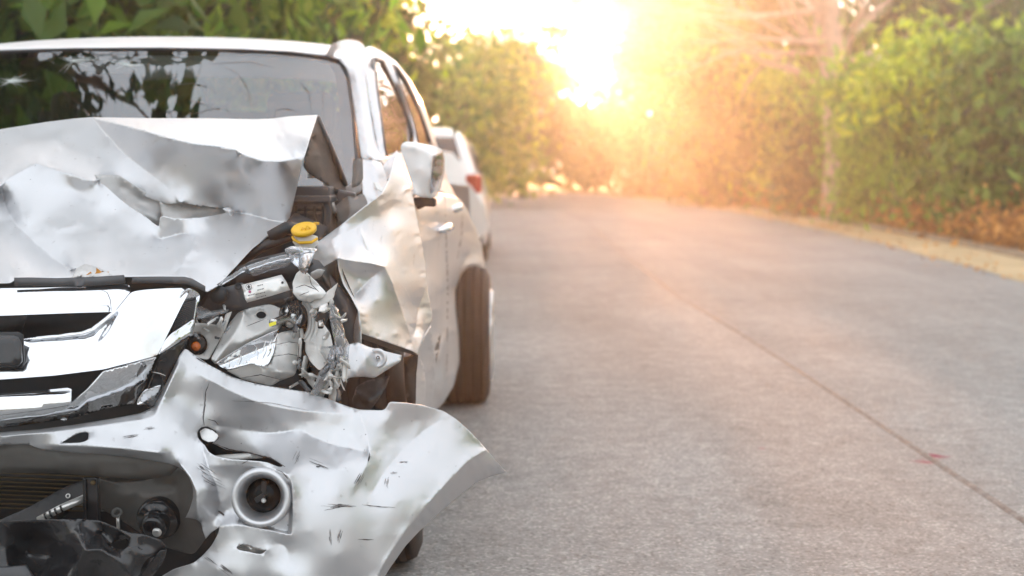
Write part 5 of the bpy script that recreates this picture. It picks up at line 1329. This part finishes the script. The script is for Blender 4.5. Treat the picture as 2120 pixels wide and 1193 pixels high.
# mirror
mir = sheet('wing_mirror', [(829, 306, 4.10), (832, 297, 4.10), (842, 293, 4.10), (872, 297, 4.09), (902, 303, 4.12), (916, 310, 4.16), (921, 328, 4.20), (920, 355, 4.21), (913, 388, 4.18), (905, 405, 4.14), (895, 411, 4.10), (876, 410, 4.06), (861, 404, 4.04), (850, 375, 4.06), (840, 345, 4.08)],
            M['white_paint'], car, ridges=[[(832, 302, 4.09), (860, 304, 4.06), (888, 315, 4.05), (896, 330, 4.045), (893, 370, 4.035), (884, 408, 4.05)]], pts=[(865, 350, 4.045), (910, 350, 4.13)], step=7, thick=.05, sub=1)  # silver housing given white paint, its bright light put into the colour
sheet('mirror_lamp', [(899, 322, 4.015), (915, 314, 4.13), (919, 332, 4.17), (917, 360, 4.17), (905, 388, 4.10), (893, 402, 4.07), (895, 372, 4.02)], M['clear'], mir.o, step=7, thick=.004)
MB().box(P(880, 418, 4.13), (.065, .06, .026), Matrix.Rotation(R(3), 3, 'Y')).build('mirror_foot', M['black'], mir.o, False, bevel=.006)
MB().tube([P(845, 424, 4.25), P(870, 420, 4.16)], .018, 8).build('mirror_arm', M['black'], mir.o)
sheet('mirror_corner', [(792, 344, 4.08), (800, 334, 4.12), (822, 311, 4.2), (828, 330, 4.18), (812, 365, 4.1), (800, 374, 4.06)], M['paint'], car, step=8, thick=.004)
sheet('bent_hinge', [(772, 378, 3.90), (780, 376, 3.9), (796, 392, 3.86), (790, 398, 3.85), (778, 390, 3.87)], M['plate'], car, step=6)
sheet('scuttle_side', [(746, 330, 4.04), (770, 331, 4.03), (790, 336, 4.06), (802, 372, 4.0), (800, 400, 3.9), (770, 424, 3.8), (752, 430, 3.78), (750, 380, 3.9)], M['paint'], car, ridges=[[(772, 340, 3.99), (785, 380, 3.92), (775, 415, 3.8)]], step=8, dents=.004)
# rear wheel and tail
wheel((-.215, 6.45, .312), 0, rad=.312, wid=.235)
wheel((-2.15, 6.45, .325), 0)
MB().lathe((-.36, 6.45, .34), (1, .02, 0), [(-.12, .0), (-.12, .35), (.06, .35)], 32).build('rear_arch_liner', M['black'], car)
MB().grid([[Vector((XC(6.2) - .85, 6.2, 1.0)), Vector((-.26, 6.2, 1.0))], [Vector((XC(7.3) - .85, 7.3, .98)), Vector((-.22, 7.3, .98))], [Vector((XC(7.4) - .85, 7.4, .35)), Vector((-.2, 7.4, .35))]]).build('boot', M['paint'], car, sub=0, solid=.004)

# ------------------------------------------------------------------ car parked behind
pk = empty('parked_car', (-1.13, 18, 0), 'white hatchback parked behind the crashed silver car, seen past its side', 'car')
def sec(d, zs, ws_, cx=-1.12):
    rt = [Vector((cx + w, d, z)) for w, z in zip(ws_, zs)]
    return [Vector((2 * cx - p.x, p.y, p.z)) for p in reversed(rt[1:])] + rt[:1] + rt[1:]
def full(zs, ws_, d):
    rt = [Vector((-1.12 + w, d, z)) for w, z in zip(ws_, zs)]
    lf = [Vector((-1.12 - w, d, z)) for w, z in zip(ws_, zs)]
    return lf + rt[::-1]
W8 = [.80, .86, .85, .82, .74, .60, .49, .36]
rows = [full([.25, .35, .50, .65, .78, .88, .92, .93], [.76, .82, .82, .80, .74, .66, .56, .36], 16.0),
        full([.22, .35, .55, .72, .86, .96, 1.00, 1.01], [.80, .86, .85, .82, .76, .68, .58, .40], 16.12),
        full([.20, .35, .55, .78, 1.00, 1.36, 1.53, 1.57], W8, 16.55),
        full([.20, .35, .55, .80, 1.02, 1.40, 1.57, 1.60], W8, 17.2),
        full([.20, .35, .55, .80, 1.02, 1.38, 1.54, 1.57], W8, 18.4),
        full([.20, .35, .55, .75, .92, .98, 1.02, 1.04], [.80, .86, .85, .82, .76, .70, .60, .42], 19.2),
        full([.22, .35, .50, .62, .75, .82, .84, .85], [.76, .80, .80, .78, .70, .60, .50, .36], 20.1)]
MB().grid(rows).add([p for p in rows[0]], [tuple(range(16))]).build('body', M['white_paint'], pk, sub=1)
rwn = MB(); rwn.grid([[Vector((-1.12 + w, 16.085 + .09, 1.03)) for w in (-.58, -.2, .2, .58)], [Vector((-1.12 + w, 16.475, 1.45)) for w in (-.46, -.15, .15, .46)]])
rwn.build('rear_window', M['gloss_black'], pk, solid=.006)
swn = MB(); swn.grid([[Vector((-1.12 + .755, d, 1.02)) for d in (16.7, 17.5, 18.3)], [Vector((-1.12 + .615, d, 1.40)) for d in (16.9, 17.5, 18.1)]])
swn.build('side_window', M['gloss_black'], pk, solid=.006)
for sx in (-1, 1):
    MB().box((-1.12 + sx * .69, 16.10, .92), (.16, .14, .22), Matrix.Rotation(R(-sx * 22), 3, 'Z')).build('tail_lamp', M['red_lamp'], pk, False, bevel=.03)
    for d in (16.85, 19.3):
        t = MB().lathe((-1.12 + sx * .74, d, .3), (sx, 0, 0), [(-.09, .19), (-.09, .28), (-.05, .30), (.05, .30), (.09, .28), (.09, .19)], 32).build('wheel', M['rubber'], pk)
        MB().lathe((-1.12 + sx * .74, d, .3), (sx, 0, 0), [(.075, .20), (.09, .19), (.07, .12), (.08, .05), (.08, 0)], 24).build('rim', M['alloy'], t)
MB().box((-1.12, 15.96, .45), (1.3, .06, .10)).build('bumper_trim', M['dark_grey'], pk, False, bevel=.02)
MB().box((-1.12, 15.985, .72), (.44, .02, .12)).build('number_plate', M['white_paint'], pk, False, bevel=.004)

# ------------------------------------------------------------------ branch reaching over the car; its image lies on the windscreen
def reflect_pt(x, y, t):
    q = P(x, y, depth_on(ws, x, y))
    qx = P(x + 40, y, depth_on(ws, x + 40, y)) - P(x - 40, y, depth_on(ws, x - 40, y)); qy = P(x, y - 40, depth_on(ws, x, y - 40)) - P(x, y + 40, depth_on(ws, x, y + 40))
    nrm = qx.cross(qy).normalized()
    if nrm.y > 0: nrm = -nrm
    v = (q - Vector((0, 0, CAM_H))).normalized()
    return q + (v - nrm * 2 * v.dot(nrm)) * t
ov = empty('overhanging_tree', (-5.4, 6.5, 0), 'leafy branch reaching over the crashed car, mirrored in its windscreen', 'tree')
T = 1.15
e = [reflect_pt(*q, T) for q in ((-120, 210), (20, 190), (150, 165), (260, 140), (360, 128), (410, 140))]
mb = MB().tube([(-5.4, 6.5, 0), (-5.2, 6.5, 1.7), e[0] + Vector((-1.3, .3, -.1))] + e, [.14, .11, .04, .02, .014, .010, .007, .005, .003], 8, False)
go = random.Random(4)
def px_leaf(L3, x, y, a, l, w, t):
    ca, sa = math.cos(a), math.sin(a)
    ring = [(-.5, 0), (-.25, .38), (.1, .5), (.35, .28), (.5, 0), (.35, -.28), (.1, -.5), (-.25, -.38)]
    L3.add([reflect_pt(x + ca * u * l - sa * v_ * w, y + sa * u * l + ca * v_ * w, t) for u, v_ in ring], [tuple(range(8))])
sprays = MB()
n_lv = 0
for (x0, y0, rx, ry, k) in ((10, 130, 60, 30, 34), (40, 190, 60, 34, 40), (20, 240, 60, 30, 30), (110, 228, 45, 22, 15), (140, 195, 40, 22, 9), (100, 140, 60, 24, 20), (170, 112, 50, 10, 10),
                            (250, 114, 40, 10, 8), (300, 125, 40, 16, 11), (340, 145, 34, 20, 9), (290, 158, 30, 16, 6), (380, 132, 24, 10, 4), (160, 250, 40, 8, 4)):
    for j in range(k):
        x, y = x0 + go.gauss(0, .5) * rx, y0 + go.gauss(0, .5) * ry
        px_leaf(sprays, x, y, go.choice((go.uniform(-.5, .3), go.uniform(.3, 1.3), go.uniform(2.2, 3.4))), go.uniform(22, 46), go.uniform(7, 13), T + go.uniform(-.12, .12)); n_lv += 1
for (x, y, a, l) in ((408, 128, -.3, 40), (395, 145, .2, 44), (372, 170, .25, 40), (300, 190, .3, 46), (335, 195, .1, 40), (262, 195, .7, 34), (190, 205, -.35, 44), (198, 225, -.2, 40), (175, 243, -.3, 30), (430, 140, -.12, 26), (345, 110, 1.2, 30), (393, 112, 1.0, 28), (225, 178, .2, 30), (270, 200, 1.3, 22)):
    px_leaf(sprays, x, y, a, l, 10, T)
    mb.tube([reflect_pt(x - math.cos(a) * l * .5, y - math.sin(a) * l * .5, T), reflect_pt(x - math.cos(a) * l * 1.3, y - math.sin(a) * l * 1.1, T)], .0025, 4, False)
mb.build('trunk', bark, ov)
cr_ = sprays.build('crown', L['branch'], ov, False)
at_ = cr_.data.attributes.new('tone', 'FLOAT', 'FACE')
at_.data.foreach_set('value', np.clip(rng.normal(.45, .25, len(cr_.data.polygons)), 0, 1).astype(np.float32))
